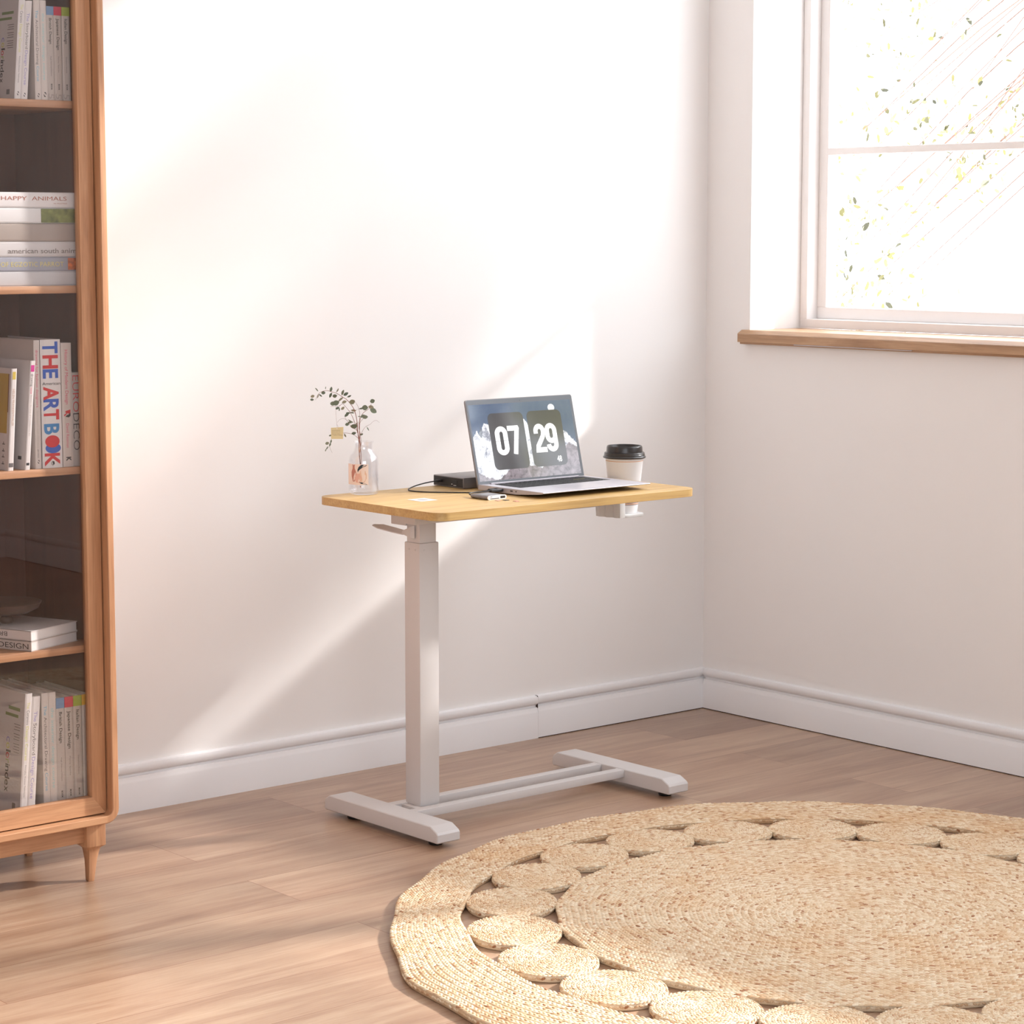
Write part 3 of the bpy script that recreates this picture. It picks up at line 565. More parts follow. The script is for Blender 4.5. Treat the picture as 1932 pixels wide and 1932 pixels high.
# shelf 4: two books lying askew, bowl on top
a = Vector((.928, .371, 0)).normalized(); b_ = Vector((-a.y, a.x, 0)); K = Vector((-2.3925, -.4549, 0))
for i, (z0_, label, s, sp, up) in enumerate(((.5003, 'pale book titled DESIGN, lower one lying askew on the fourth shelf', 'LIVING DESIGN', (.012, .16), 1), (.5218, 'pale book with BRING upside down on its spine, upper one lying askew', 'BRING', (.058, .09), -1))):
    h = .0208; L = tuple(K + a * .07 + b_ * .12 + Vector((0, 0, z0_))); r = thing('book', L, label, 'book', 'books lying askew on the fourth shelf')
    def ob(u0, u1, v0, v1, za, zb, nm, m_):
        q = MB(); v = [K + a * u + b_ * w_ + Vector((0, 0, z)) for u in (u0, u1) for w_ in (v0, v1) for z in (za, zb)]
        q.add(v, [(0, 1, 3, 2), (4, 6, 7, 5), (0, 4, 5, 1), (2, 3, 7, 6), (0, 2, 6, 4), (1, 5, 7, 3)]); q.build(nm, m_, r, L)
    q = MB()
    for (u0, u1, za, zb) in ((0, .15, z0_, z0_ + .0016), (0, .15, z0_ + h - .0016, z0_ + h), (0, .0016, z0_, z0_ + h)):
        v = [K + a * u + b_ * w_ + Vector((0, 0, z)) for u in (u0, u1) for w_ in (0, .245) for z in (za, zb)]
        q.add(v, [(0, 1, 3, 2), (4, 6, 7, 5), (0, 4, 5, 1), (2, 3, 7, 6), (0, 2, 6, 4), (1, 5, 7, 3)])
    q.build('cover', M['bk_offwhite'] if i == 0 else M['bk_white'], r, L)
    ob(.0017, .148, .0012, .243, z0_ + .0017, z0_ + h - .0017, 'pages', mat('white_page_edges', (236, 232, 230), .8))
    # lettering on the spine, which runs back to the left
    if up == 1: text('title', 'BOOK OF DESIGN', K + b_ * .197 - a * .0004 + Vector((0, 0, z0_ + .0045)), -b_, (0, 0, 1), M['ink_dark'], r, L, length=.19, height=.0115)
    else: text('title', 'BRINGING', K + b_ * .062 - a * .0004 + Vector((0, 0, z0_ + .0155)), b_, (0, 0, -1), M['ink_grey'], r, L, length=.09, height=.0095)
L = (-2.378, -.325, .5428)
bw = MB(); bw.lathe([(0, 0), (.012, 0), (.0145, .003), (.0145, .009), (.010, .014), (.016, .017), (.045, .021), (.066, .031), (.0735, .044), (.0722, .045), (.064, .0345), (.044, .0245), (.015, .020), (0, .0195)], L, 48)
tag(bw.build('footed_bowl', mat('dark_bronze_glaze', (92, 74, 66), .35), None, L, 50), 'dark shallow footed bowl standing on the two askew books', 'bowl')

# ---------------------------------------------------------------- desk
DO = (-1.174, -.53, 0)
desk = thing('side_desk', DO, 'height-adjustable desk with oak-look top, grey column and two floor bars', 'desk')
top = MB().prism(rrect(-1.571, -.778, -.759, -.306, .036, 8), .731, .7495, 'Z', .0006)
top.build('tabletop', M['oak'], desk, DO, 20)
MB().box(-1.459, -1.411, -.552, -.504, .640, .698, .002).build('inner_column', M['metal'], desk, DO, 30)
MB().box(-1.463, -1.407, -.556, -.5, .031, .654, .0022).build('column', M['metal'], desk, DO, 30)
for (x, y, ax) in ((-1.4634, -.540, 'x'), (-1.4634, -.517, 'x'), (-1.449, -.5564, 'y'), (-1.424, -.5564, 'y')):
    s_ = MB(); s_.lathe([(0, -.0008), (.0018, -.0008), (.0023, 0), (.0023, .0012), (0, .0012)], (0, 0, 0), 16)
    rot = Matrix.Translation((x + (.0008 if ax == 'x' else 0), y + (.0008 if ax == 'y' else 0), .6385)) @ (Matrix.Rotation(R(-90), 4, 'Y') if ax == 'x' else Matrix.Rotation(R(90), 4, 'X'))
    s_.build('rivet', M['metal'], desk, DO, 40, rot)
bm_ = MB(); bm_.box(-1.475, -.90, -.556, -.500, .6975, .7309, .0015); bm_.build('crossbeam', M['metal'], desk, DO, 30)
MB().box(-1.462, -1.395, -.505, -.449, .690, .7309, .0015).build('bracket', M['metal'], desk, DO, 30)
# lever: a paddle reaching back to the left from a bracket on the column
lv = MB()
lv.add([(-1.4632, -.5385, .6935), (-1.4632, -.5385, .664), (-1.470, -.532, .6655), (-1.470, -.532, .691), (-1.4632, -.500, .6805), (-1.4632, -.500, .671), (-1.470, -.500, .6785), (-1.470, -.500, .672)], [(0, 1, 2, 3), (0, 3, 6, 4), (1, 5, 7, 2), (3, 2, 7, 6), (4, 6, 7, 5), (0, 4, 5, 1)])
pts = [((-1.463, -.503, .6802), (-1.468, -.503, .6715)), ((-1.464, -.470, .6832), (-1.473, -.462, .6742)), ((-1.465, -.425, .6865), (-1.478, -.418, .6788)), ((-1.466, -.390, .6838), (-1.470, -.388, .6820))]
v = []
for p_, q_ in pts: v += [p_, q_, (q_[0], q_[1], q_[2] - .0022), (p_[0], p_[1], p_[2] - .0022)]
f = [(0, 1, 2, 3), (12, 13, 14, 15)]
for j in range(3):
    for i in range(4): f.append((j * 4 + i, j * 4 + (i + 1) % 4, (j + 1) * 4 + (i + 1) % 4, (j + 1) * 4 + i))
lv.add(v, f); lv.build('height_lever', M['metal'], desk, DO, 25)
def foot(x0, x1):
    y0, y1 = -.748, -.322; prof = [(y0, .016), (y0 + .004, .013), (y1 - .004, .013), (y1, .016), (y1, .034), (y1 - .004, .040), (y1 - .018, .0485), (y1 - .021, .049), (y0 + .029, .049), (y0 + .026, .0485), (y0 + .004, .038), (y0, .033)]
    bm = bmesh.new(); lo = [bm.verts.new((x0, y, z)) for y, z in prof]; hi = [bm.verts.new((x1, y, z)) for y, z in prof]; n_ = len(prof)
    bm.faces.new(lo); bm.faces.new(hi[::-1])
    for i in range(n_): bm.faces.new((lo[i], hi[i], hi[(i + 1) % n_], lo[(i + 1) % n_]))
    bmesh.ops.recalc_face_normals(bm, faces=bm.faces)
    es = [e for e in bm.edges if (e.verts[0] in lo) == (e.verts[1] in lo)]
    bmesh.ops.bevel(bm, geom=es, offset=.0045, segments=3, profile=.6, affect='EDGES', clamp_overlap=True)
    bm.verts.index_update(); m_ = MB().add([p.co[:] for p in bm.verts], [[q.index for q in f_.verts] for f_ in bm.faces]); bm.free()
    o = m_.build('floor_bar', M['metal'], desk, DO, 25)
    for y in (-.70, -.395):
        MB().lathe([(0, 0), (.0145, 0), (.016, .002), (.016, .006), (.006, .007), (.006, .0145), (0, .0145)], ((x0 + x1) / 2, y, 0), 24).build('levelling_pad', M['black'], o, DO, 40)
        MB().lathe([(0, .009), (.011, .009), (.012, .0135), (0, .0135)], ((x0 + x1) / 2 - .004, y + .032, 0), 20).build('plug', M['metal'], o, DO, 40)
foot(-1.566, -1.501); foot(-.857, -.792)
for y0, y1 in ((-.590, -.5635), (-.507, -.481)):
    MB().box(-1.501, -.857, y0, y1, .029, .0478, .0012).build('stretcher', M['metal'], desk, DO, 30)
MB().box(-1.480, -1.464, -.5635, -.507, .028, .0462, .001).build('crosspiece', M['metal'], desk, DO, 30)
# cup holder under the right hand edge
CUP = (-.730, -.4478)
hd = MB()
hd.prism(rrect(CUP[0] - .052, CUP[0] + .040, CUP[1] - .045, CUP[1] + .045, .028, 6), .6520, .6592, 'Z', .001)
# ribbed side wall reaching up to the tabletop
pl = []
for i in range(13):
    t = i / 12; y = CUP[1] - .046 + t * .075; dx = .004 if (i % 4) in (1, 2) else 0
    pl.append((CUP[0] - .056 - dx - .012 * sin(pi * t * .5), y))
inn_ = [(x + .006, y) for x, y in pl][::-1]
v = [(x - (.006 if 1 else 0), y, .7309) for x, y in pl + inn_] + [(x, y, .6535) for x, y in pl + inn_]; k = len(pl + inn_)
hd.add(v, [(i, (i + 1) % k, k + (i + 1) % k, k + i) for i in range(k)] + [tuple(range(k))[::-1], tuple(range(k, 2 * k))])
hd.box(CUP[0] - .058, CUP[0] - .040, CUP[1] - .047, CUP[1] - .041, .6535, .7309, .001)
hd.build('cup_holder', M['holder'], desk, DO, 30)

# ---------------------------------------------------------------- things on the desk
ZT_ = .7496
# laptop
LO = (-1.048, -.58, ZT_); lap = thing('laptop', LO, 'open silver laptop showing a 07 29 flip clock over snowy mountains', 'laptop')
lx0, lx1, lyb, lyf = -1.216, -.880, -.466, -.700
q = MB()
zt = ZT_ + .0148
body = [(lyb, ZT_ + .0035), (lyf + .10, ZT_ + .0024), (lyf + .02, ZT_ + .0088), (lyf + .003, ZT_ + .0112), (lyf, ZT_ + .0130), (lyf + .0015, zt - .0006), (lyf + .003, zt), (lyb - .002, zt), (lyb, zt - .002)]
q.prism(body, lx0, lx1, 'X'); q.build('base', M['alu'], lap, LO, 25)
MB().box(lx0 + .02, lx1 - .02, lyf + .10, lyf + .115, ZT_, ZT_ + .0026).build('rubber_foot', M['black'], lap, LO)
MB().box(lx0 + .02, lx1 - .02, lyb - .025, lyb - .012, ZT_, ZT_ + .0036).build('rubber_foot', M['black'], lap, LO)
kb = MB(); kb.box(lx0 + .030, lx1 - .022, lyb - .118, lyb - .020, zt - .0004, zt + .00015)
kb.build('keyboard', M['grey_face'], lap, LO)
ks = MB()
for r_ in range(6):
    y1 = lyb - .023 - r_ * .0158; hgt = .0132 if r_ else .009; x = lx0 + .032; i = 0
    ws = [.0148] * 18
    if r_ == 5: ws = [.0148] * 4 + [.084] + [.0148] * 8
    for w_ in ws:
        if x + w_ > lx1 - .024: break
        ks.box(x, x + w_ - .0022, y1 - hgt, y1, zt + .0001, zt + .0011, .0003); x += w_
ks.build('keys', mat('black_keycaps', (26, 26, 28), .6), lap, LO)
MB().box(lx0 + .24, lx0 + .275, lyb - .068, lyb - .0665, zt + .0011, zt + .0013).build('key_strip', mat('olive_key_strip', (170, 160, 60), .5), lap, LO)  # thin olive strip across the keys
MB().box(lx0 + .107, lx0 + .222, lyf + .016, lyf + .094, zt, zt + .0002).build('touchpad', mat('touchpad_silver', (190, 186, 192), .3, .4), lap, LO)
MB().box(lx0 + .03, lx1 - .028, lyb - .012, lyb - .006, zt, zt + .0025, .0008).build('hinge', M['alu'], lap, LO)
pt = MB(); pt.box(lx0 - .0003, lx0 + .001, lyb - .125, lyb - .116, ZT_ + .008, ZT_ + .0108); pt.box(lx0 - .0003, lx0 + .001, lyb - .09, lyb - .062, ZT_ + .0078, ZT_ + .0112)
pt.lathe([(0, 0), (.0017, 0), (.0017, .001), (0, .001)], (0, 0, 0), 16)
pt.v[-16 * 4:] = [(lx0 - .0004 + z, lyb - .137 + x, ZT_ + .0094 + y) for x, y, z in pt.v[-16 * 4:]]
pt.build('ports', M['black'], lap, LO)
# screen
tilt = atan2(.052, .207); S0 = Vector((lx0, -.4675, ZT_ + .0045)); UX = Vector((1, 0, 0)); UZ = Vector((0, sin(tilt), cos(tilt))); NN = UX.cross(UZ)   # NN faces the sitter
SH = .2125; SW = lx1 - lx0
def SP(u, v, d=0): return S0 + UX * u + UZ * v + NN * d
def slab(mb, u0, u1, v0, v1, d0, d1, r=.006):
    o_ = rrect(u0, u1, v0, v1, r, 5); n_ = len(o_)
    mb.add([SP(x, y, d0) for x, y in o_] + [SP(x, y, d1) for x, y in o_], [tuple(range(n_))[::-1], tuple(range(n_, 2 * n_))] + [(i, (i + 1) % n_, n_ + (i + 1) % n_, n_ + i) for i in range(n_)]); return mb
lid = slab(MB(), 0, SW, 0, SH, -.0048, 0, .006).build('screen_lid', M['grey_dark'], lap, LO, 30)
slab(MB(), .0015, SW - .0015, .001, SH - .0015, 0, .0006, .005).build('bezel', M['bezel'], lid, LO)
D0, D1, V0, V1 = .0065, SW - .0085, .0165, SH - .0125
def DP(u, v, d): return SP(D0 + (D1 - D0) * u, V0 + (V1 - V0) * v, d)
def glow(name, rgb, rgb2=None, scale=8, st=.85, pos=(.4, .6), det=8):
    m, nt, b = newmat(name); L_ = nt.links.new; b.inputs['Base Color'].default_value = (.01, .01, .012, 1); b.inputs['Roughness'].default_value = .07
    b.inputs['Specular IOR Level'].default_value = .9
    b.inputs['Emission Strength'].default_value = st; b.inputs['Emission Color'].default_value = lin(rgb)
    if rgb2:
        tc = N(nt, 'ShaderNodeTexCoord'); n_ = N(nt, 'ShaderNodeTexNoise', Scale=scale, Detail=det, Roughness=.7, Distortion=.6); L_(tc.outputs['Object'], n_.inputs['Vector'])
        r_ = N(nt, 'ShaderNodeValToRGB'); L_(n_.outputs['Fac'], r_.inputs['Fac']); e = r_.color_ramp.elements; e[0].position, e[1].position = pos; e[0].color = lin(rgb); e[1].color = lin(rgb2)
        L_(r_.outputs['Color'], b.inputs['Emission Color'])
    return m
def dpoly(nm, pts_, d, m_, par):
    return MB().add([DP(u, v, d) for u, v in pts_], [tuple(range(len(pts_)))]).build(nm, m_, par, LO)
dis = dpoly('display', [(0, 0), (1, 0), (1, 1), (0, 1)], .00065, glow('display_sky', (72, 98, 134), (84, 108, 138), 14, .75), lap)
dis['label'] = 'glowing display with mountain picture and flip clock'
rj = random.Random(9)
def jag(pts_, k=10, amp=.012):
    out_ = []
    for (a_, b2) in zip(pts_, pts_[1:]):
        for i in range(k): t = i / k; out_.append((min(1, max(0, a_[0] + (b2[0] - a_[0]) * t)), a_[1] + (b2[1] - a_[1]) * t + rj.uniform(-amp, amp)))
    return out_ + [pts_[-1]]
def terrain(nm, top_, d, m_, base=0.0):
    t_ = jag(top_); q = MB(); v = [DP(u, base, d) for u, _ in t_] + [DP(u, max(base, w_), d) for u, w_ in t_]; n_ = len(t_)
    q.add(v, [(i, i + 1, n_ + i + 1, n_ + i) for i in range(n_ - 1)]); return q.build(nm, m_, dis_par, LO)
dis_par = dis
terrain('dark_peak', [(.03, .45), (.06, .62), (.085, .70), (.10, .64), (.12, .55)], .0007, glow('dark_rock', (70, 78, 86), (150, 156, 166), 120))
terrain('snow_mountain', [(0, .57), (.03, .63), (.045, .67), (.06, .60), (.085, .56), (.10, .70), (.12, .75), (.15, .74), (.2, .7), (.3, .74), (.4, .76), (.48, .82), (.52, .77), (.56, .66), (.65, .6), (.75, .5), (.85, .61), (.90, .58), (.95, .5), (1, .41)], .00072, glow('snow', (120, 124, 140), (250, 250, 255), 45, .95, (.36, .5)))
terrain('foreground_slope', [(0, .12), (.08, .05), (.2, .0), (.28, .1), (.37, .22), (.5, .16), (.62, .12), (.75, .2), (.85, .33), (.92, .43), (.97, .38), (1, .36)], .00075, glow('heather_slope', (64, 52, 60), (186, 172, 180), 60, .75, (.3, .68)))
q = MB(); q.add([DP(.80 + .034 * cos(i * pi / 12), .905 + .05 * sin(i * pi / 12), .00078) for i in range(24)], [tuple(range(24))]); q.build('moon', glow('moonlight', (225, 228, 232), None, st=1.0), dis, LO)
def dcard(u0, u1, v0, v1):
    rr_ = rrect(0, (u1 - u0) * (D1 - D0), 0, (v1 - v0) * (V1 - V0), .014, 8); o_ = DP(u0, v0, .00082)
    return MB().add([o_ + UX * x + UZ * y for x, y in rr_], [tuple(range(len(rr_)))])
cardm = glow('clock_card_grey', (66, 66, 68), None, st=.8)
dcard(.165, .508, .13, .875).build('clock_card', cardm, dis, LO); dcard(.545, .885, .13, .875).build('clock_card', cardm, dis, LO)
digm = glow('clock_digits_white', (255, 255, 255), None, st=1.15)
def dig(ch, u0, u1, v0, v1, nm='clock_digit', bold=.05):
    o_ = DP(u0, v0, .0009); text(nm, ch, o_, UX, UZ, digm, dis, LO, length=(u1 - u0) * (D1 - D0), height=(v1 - v0) * (V1 - V0), depth=0, bold=bold)
def ribbon(path, w_, closed=False):
    q = MB(); n_ = len(path); v = []
    for i in range(n_):
        a_ = Vector(path[(i - 1) % n_] if (closed or i) else path[i]); b2 = Vector(path[i]); c_ = Vector(path[(i + 1) % n_] if (closed or i < n_ - 1) else path[i])
        d1 = (b2 - a_); d2 = (c_ - b2)
        if d1.length < 1e-9: d1 = d2
        if d2.length < 1e-9: d2 = d1
        d1 = d1.normalized(); d2 = d2.normalized(); n1 = Vector((-d1.y, d1.x)); n2 = Vector((-d2.y, d2.x)); m_ = (n1 + n2).normalized(); k_ = w_ / 2 / max(.45, m_.dot(n1))
        v += [b2 + m_ * k_, b2 - m_ * k_]
    q.f = [(2 * i, 2 * i + 1, (2 * i + 3) % (2 * n_), (2 * i + 2) % (2 * n_)) for i in range(n_ if closed else n_ - 1)]
    return q, v
def arc(cx_, cy_, rx, ry, a0, a1, n_=12): return [(cx_ + rx * cos(R(a0 + (a1 - a0) * i / n_)), cy_ + ry * sin(R(a0 + (a1 - a0) * i / n_))) for i in range(n_ + 1)]
# condensed figures drawn as strokes in a 30 x 63 field
GL = {'0': ([arc(15, 47, 10, 11, 0, 180) + arc(15, 16, 10, 11, 180, 360)], True), '7': ([[(0, 58), (25, 58), (25.2, 57.5), (13.5, 0)]], False),
      '2': ([[(5, 42)] + arc(15, 47, 10, 11, 180, 0) + [(25, 43), (23, 36), (7, 14), (5.5, 5), (30, 5)]], False),
      '9': ([arc(15, 47, 10, 11, 0, 180) + arc(15, 35, 10, 11, 180, 360), [(25, 42), (25, 16)] + arc(15, 16, 10, 11, 0, -180)], None)}
def figure(ch, u0, u1, v0, v1, wd=10):
    o_ = DP(u0, v0, .0009); sx = (u1 - u0) * (D1 - D0) / 30; sy = (v1 - v0) * (V1 - V0) / 63; m_ = MB()
    for k_, path in enumerate(GL[ch][0]):
        q, v = ribbon(path, wd, GL[ch][1] if GL[ch][1] is not None else k_ == 0); m_.add([o_ + UX * p.x * sx + UZ * p.y * sy for p in v], q.f)
    m_.build('clock_digit', digm, dis, LO)
figure('0', .214, .330, .322, .695, 11.3); figure('7', .336, .447, .322, .695, 11.3); figure('2', .592, .700, .322, .695, 11.3); figure('9', .703, .815, .322, .695, 11.3)
dig('48', .782, .828, .18, .26, 'seconds', .015)
for u0, u1 in ((.165, .508), (.545, .885)):
    MB().add([DP(u0, .505, .00095), DP(u1, .505, .00095), DP(u1, .509, .00095), DP(u0, .509, .00095)], [(0, 1, 2, 3)]).build('card_split', cardm, dis, LO)
MB().add([SP(SW / 2 - .006, .0068, .0007), SP(SW / 2 + .013, .0068, .0007), SP(SW / 2 + .013, .0095, .0007), SP(SW / 2 - .006, .0095, .0007)], [(0, 1, 2, 3)]).build('badge', M['white'], lid, LO)
MB().add([SP(SW / 2 + x * .001, SH - .0075 + y * .001, .0007) for x, y in ((-1, -1), (1, -1), (1, 1), (-1, 1))], [(0, 1, 2, 3)]).build('webcam', M['black'], lid, LO)

# dock box behind the laptop
BO = (-1.14, -.36, ZT_); box_ = thing('docking_box', BO, 'flat dark grey metal box with a socket panel, lying behind the laptop', 'box')
MB().box(-1.2195, -1.05, -.415, -.300, ZT_ + .0004, ZT_ + .0262, .0018).build('case', M['grey_dark'], box_, BO, 30)
MB().box(-1.2202, -1.2190, -.4125, -.3025, ZT_ + .003, ZT_ + .024).build('front_panel', M['grey_face'], box_, BO)
q = MB(); q.box(-1.2208, -1.2195, -.392, -.374, ZT_ + .0105, ZT_ + .0185); q.box(-1.2208, -1.2195, -.336, -.324, ZT_ + .0105, ZT_ + .0165); q.build('sockets', M['black'], box_, BO)
q = MB(); q.box(-1.2206, -1.2200, -.3735, -.3705, ZT_ + .008, ZT_ + .0095); q.box(-1.2206, -1.2200, -.388, -.378, ZT_ + .0058, ZT_ + .0068); q.build('printed_marks', M['white'], box_, BO)
q = MB()
for x, y in ((-1.21, -.40), (-1.21, -.315), (-1.06, -.40), (-1.06, -.315)): q.lathe([(0, 0), (.005, 0), (.005, .0006), (0, .0006)], (x, y, ZT_), 12)
q.build('rubber_feet', M['black'], box_, BO)
# cable from the box to the laptop
CO = (-1.30, -.40, ZT_); cb = thing('usb_cable', CO, 'thin black cable looping from the grey box to the laptop side', 'cable')
cz = ZT_ + .0016
MB().tube([(-1.2345, -.330, ZT_ + .0135), (-1.25, -.330, ZT_ + .013), (-1.285, -.331, ZT_ + .0095), (-1.318, -.337, ZT_ + .004), (-1.338, -.352, cz), (-1.347, -.376, cz), (-1.342, -.405, cz), (-1.325, -.432, cz), (-1.300, -.458, cz), (-1.275, -.482, cz), (-1.258, -.503, cz), (-1.247, -.520, ZT_ + .004), (-1.240, -.5275, ZT_ + .0075), (-1.234, -.529, ZT_ + .009)], .0015, 8, 3).build('cord', M['cable'], cb, CO, 60)
MB().box(-1.236, -1.2213, -.3355, -.3245, ZT_ + .0105, ZT_ + .0165, .0012).build('plug', M['cable'], cb, CO, 30)
MB().box(-1.236, -1.2168, -.5335, -.5245, ZT_ + .0066, ZT_ + .0116, .0012).build('plug', M['cable'], cb, CO, 30)
# card reader hub
HO = (-1.298, -.60, ZT_); hub = thing('card_reader', HO, 'small grey and white card reader hub on the desk in front of the laptop corner', 'card reader')
def stad(y0, y1, z0_, z1_, n_=6): r_ = (z1_ - z0_) / 2; return [(y0 + r_ + r_ * cos(R(90 + 180 * i / n_)), z0_ + r_ + r_ * sin(R(90 + 180 * i / n_))) for i in range(n_ + 1)] + [(y1 - r_ + r_ * cos(R(-90 + 180 * i / n_)), z0_ + r_ + r_ * sin(R(-90 + 180 * i / n_))) for i in range(n_ + 1)]
MB().prism(stad(-1.3265, -1.2715, ZT_ + .0002, ZT_ + .0098), -.6325, -.572, 'Y', .0008).build('housing', M['grey_dark'], hub, HO, 40)
MB().prism(stad(-1.3268, -1.2712, ZT_ + .0001, ZT_ + .0100), -.6345, -.6325, 'Y').build('white_face', mat('white_face_plastic', (240, 234, 230), .4), hub, HO, 40)
q = MB(); q.box(-1.3195, -1.2935, -.6350, -.6344, ZT_ + .0022, ZT_ + .0038); q.box(-1.2895, -1.2755, -.6350, -.6344, ZT_ + .0025, ZT_ + .0078); q.box(-1.3195, -1.314, -.6350, -.6344, ZT_ + .0068, ZT_ + .0078); q.build('slots', M['black'], hub, HO)
MB().tube([(-1.3155, -.571, ZT_ + .005), (-1.317, -.560, ZT_ + .0055), (-1.312, -.549, ZT_ + .008), (-1.298, -.545, ZT_ + .0085), (-1.270, -.5495, ZT_ + .0085), (-1.250, -.552, ZT_ + .0088)], .0018, 8, 2).build('cord', M['cable'], hub, HO, 60)
MB().box(-1.252, -1.2168, -.5585, -.5475, ZT_ + .0058, ZT_ + .0122, .0014).build('plug', M['cable'], hub, HO, 30)
for (x, y, lx, m_, nm, lb) in ((-1.314, -.6545, .008, mat('pink_card', (196, 150, 140), .6), 'memory_card', 'tiny pinkish memory card nearest the card reader'), (-1.2935, -.6585, .011, M['black'], 'memory_card', 'tiny black memory card, middle of the three'), (-1.288, -.688, .010, mat('rose_card', (190, 130, 120), .6), 'memory_card', 'tiny pinkish memory card nearest the desk edge')):
    tag(MB().box(x - lx / 2, x + lx / 2, y - .006, y + .006, ZT_, ZT_ + .0009, .0002).build(nm, m_, None, (x, y, ZT_)), lb, 'memory card', 'memory cards on the desk')
SO = (-1.433, -.53, ZT_); st_ = thing('sticker', SO, 'small white square label stuck on the oak desktop', 'sticker')
MB().box(-1.4575, -1.409, -.5555, -.505, ZT_ + .0001, ZT_ + .0004).build('paper', mat('white_label', (222, 217, 214), .5), st_, SO)
MB().add([(-1.433 + .013 * cos(i * pi / 12), -.53 + .013 * sin(i * pi / 12), ZT_ + .0005) for i in range(24)], [tuple(range(24))]).build('grey_mark', mat('faint_grey_mark', (160, 156, 154), .5), st_, SO)

# cup
CO2 = (CUP[0], CUP[1], .6594); cup = thing('coffee_cup', CO2, 'white paper coffee cup with black lid in the holder beside the desk', 'cup')
cb0 = (CUP[0], CUP[1], .6594)
def cr(z): return .0325 + (.0475 - .0325) * z / .139
q = MB(); q.lathe([(0, .004), (.029, .004), (.0302, 0), (.0325, 0), (.0475, .139), (.0487, .141), (.0480, .143), (.0465, .142), (.0315, .006), (0, .006)], cb0, 64); body_ = q.build('paper_body', M['cup'], cup, CO2, 50)
def band(z0_, z1_, m_, nm='printed_band'):
    MB().lathe([(cr(z0_) + .0001, z0_), (cr(z0_) + .00025, z0_), (cr(z1_) + .00025, z1_), (cr(z1_) + .0001, z1_)], cb0, 64, True).build(nm, m_, cup, CO2, 50)
band(.0215, .0228, M['brown']); band(.0238, .0255, M['orange']); band(.0265, .0278, M['brown']); band(.1305, .1318, M['orange'])
ca = R(-133 + 30)
def on_cup(s, ang0, z, h, m_, nm, per):
    for i, ch in enumerate(s):
        if ch == ' ': continue
        a_ = ang0 + i * per; rr_ = cr(z + h / 2) + .0004; o_ = (CUP[0] + rr_ * cos(a_), CUP[1] + rr_ * sin(a_), .6594 + z)
        text(nm, ch, o_, (-sin(a_), cos(a_), 0), (0, 0, 1), m_, cup, CO2, height=h)
on_cup('16 oz', R(-100), .033, .005, mat('taupe_print', (176, 150, 136), .6), 'size_mark', R(6.2))
# small round logo low on the left side
q = MB(); a0 = R(-165)
for i in range(20):
    for j, w_ in ((0, .0035), (1, .0026)): pass
ringv = []
for w_ in (.0036, .0026):
    for i in range(20): t = 2 * pi * i / 20; z = .076 + w_ * sin(t); a_ = a0 + w_ * cos(t) / cr(z); rr_ = cr(z) + .0004; ringv.append((CUP[0] + rr_ * cos(a_), CUP[1] + rr_ * sin(a_), .6594 + z))
q.add(ringv, [(i, (i + 1) % 20, 20 + (i + 1) % 20, 20 + i) for i in range(20)]); q.build('logo', M['brown'], cup, CO2)
q = MB(); q.lathe([(0, 0.1572), (.036, 0.1572), (.0395, 0.1607), (.0408, 0.1667), (.0425, 0.1680), (.0438, 0.1667), (.0445, 0.1642), (.0452, 0.1522), (.0492, 0.1514), (.0505, 0.1494), (.0500, 0.1477), (.0512, 0.1457), (.0508, 0.1437), (.0522, 0.1420), (.0533, 0.1404), (.0530, 0.1382), (.0518, 0.1374), (.0490, 0.1382), (.0478, 0.1432), (.044, 0.1492), (0, 0.1502)], cb0, 64)
q.build('lid', M['lid'], cup, CO2, 40)

# jar with a branch
JC = (-1.4610, -.3446); JO = (JC[0], JC[1], ZT_); jar = thing('glass_jar', JO, 'clear glass bottle vase with a pink printed label, on the left end of the desk', 'vase')
jo = (JC[0], JC[1], ZT_ + .0002)
prof_o = [(0, .0005), (.028, .0), (.0325, .0015), (.0350, .006), (.0352, .012), (.0352, .072), (.0348, .079), (.0330, .0865), (.0295, .0925), (.0245, .098), (.0220, .102), (.0210, .107), (.0210, .118), (.0222, .1205), (.0236, .1215), (.0240, .1225), (.0232, .1235), (.0205, .1232), (.0192, .120), (.0190, .108), (.0203, .102), (.0228, .0965), (.028, .0908), (.0312, .085), (.0328, .0785), (.0332, .072), (.0332, .012), (.0325, .0078), (.029, .0055), (0, .0055)]
MB().lathe_open(prof_o, jo, 64).build('glass_body', M['jar'], jar, JO, 60)
hc = R(-90 - 49.74 + 49.74 - 40.26 + 180 + 0)   # direction pointing from the jar to the camera, seen from above
tocam = atan2(-4.699 - JC[1], -4.697 - JC[0])
def onjar(u, z, rr_=.03545):       # u: metres around the glass, to the right as seen from the room
    a_ = tocam + u / .0352; return (JC[0] + rr_ * cos(a_), JC[1] + rr_ * sin(a_), ZT_ + z)
def curved(u0, u1, z0_, z1_, nm, m_, rr_=.03545):
    q = MB(); n_ = 14; v = []
    for i in range(n_ + 1):
        u = u0 + (u1 - u0) * i / n_; v += [onjar(u, z0_, rr_), onjar(u, z1_, rr_)]
    q.add(v, [(2 * i, 2 * i + 2, 2 * i + 3, 2 * i + 1) for i in range(n_)]); return q.build(nm, m_, jar, JO, 80)
def shape(pts_, nm, m_, rr_):
    q = MB(); q.add([onjar(u, z, rr_) for u, z in pts_], [tuple(range(len(pts_)))]); q.build(nm, m_, lab, JO)
lab = curved(-.052, .011, .0245, .0725, 'label', mat('blush_label', (230, 212, 202), .7))
pinkm = mat('terracotta_print', (178, 122, 108), .7); rosem = mat('rose_print', (218, 172, 158), .7); tanm = mat('sand_print', (218, 184, 160), .7); navym = mat('navy_print', (36, 52, 62), .7)
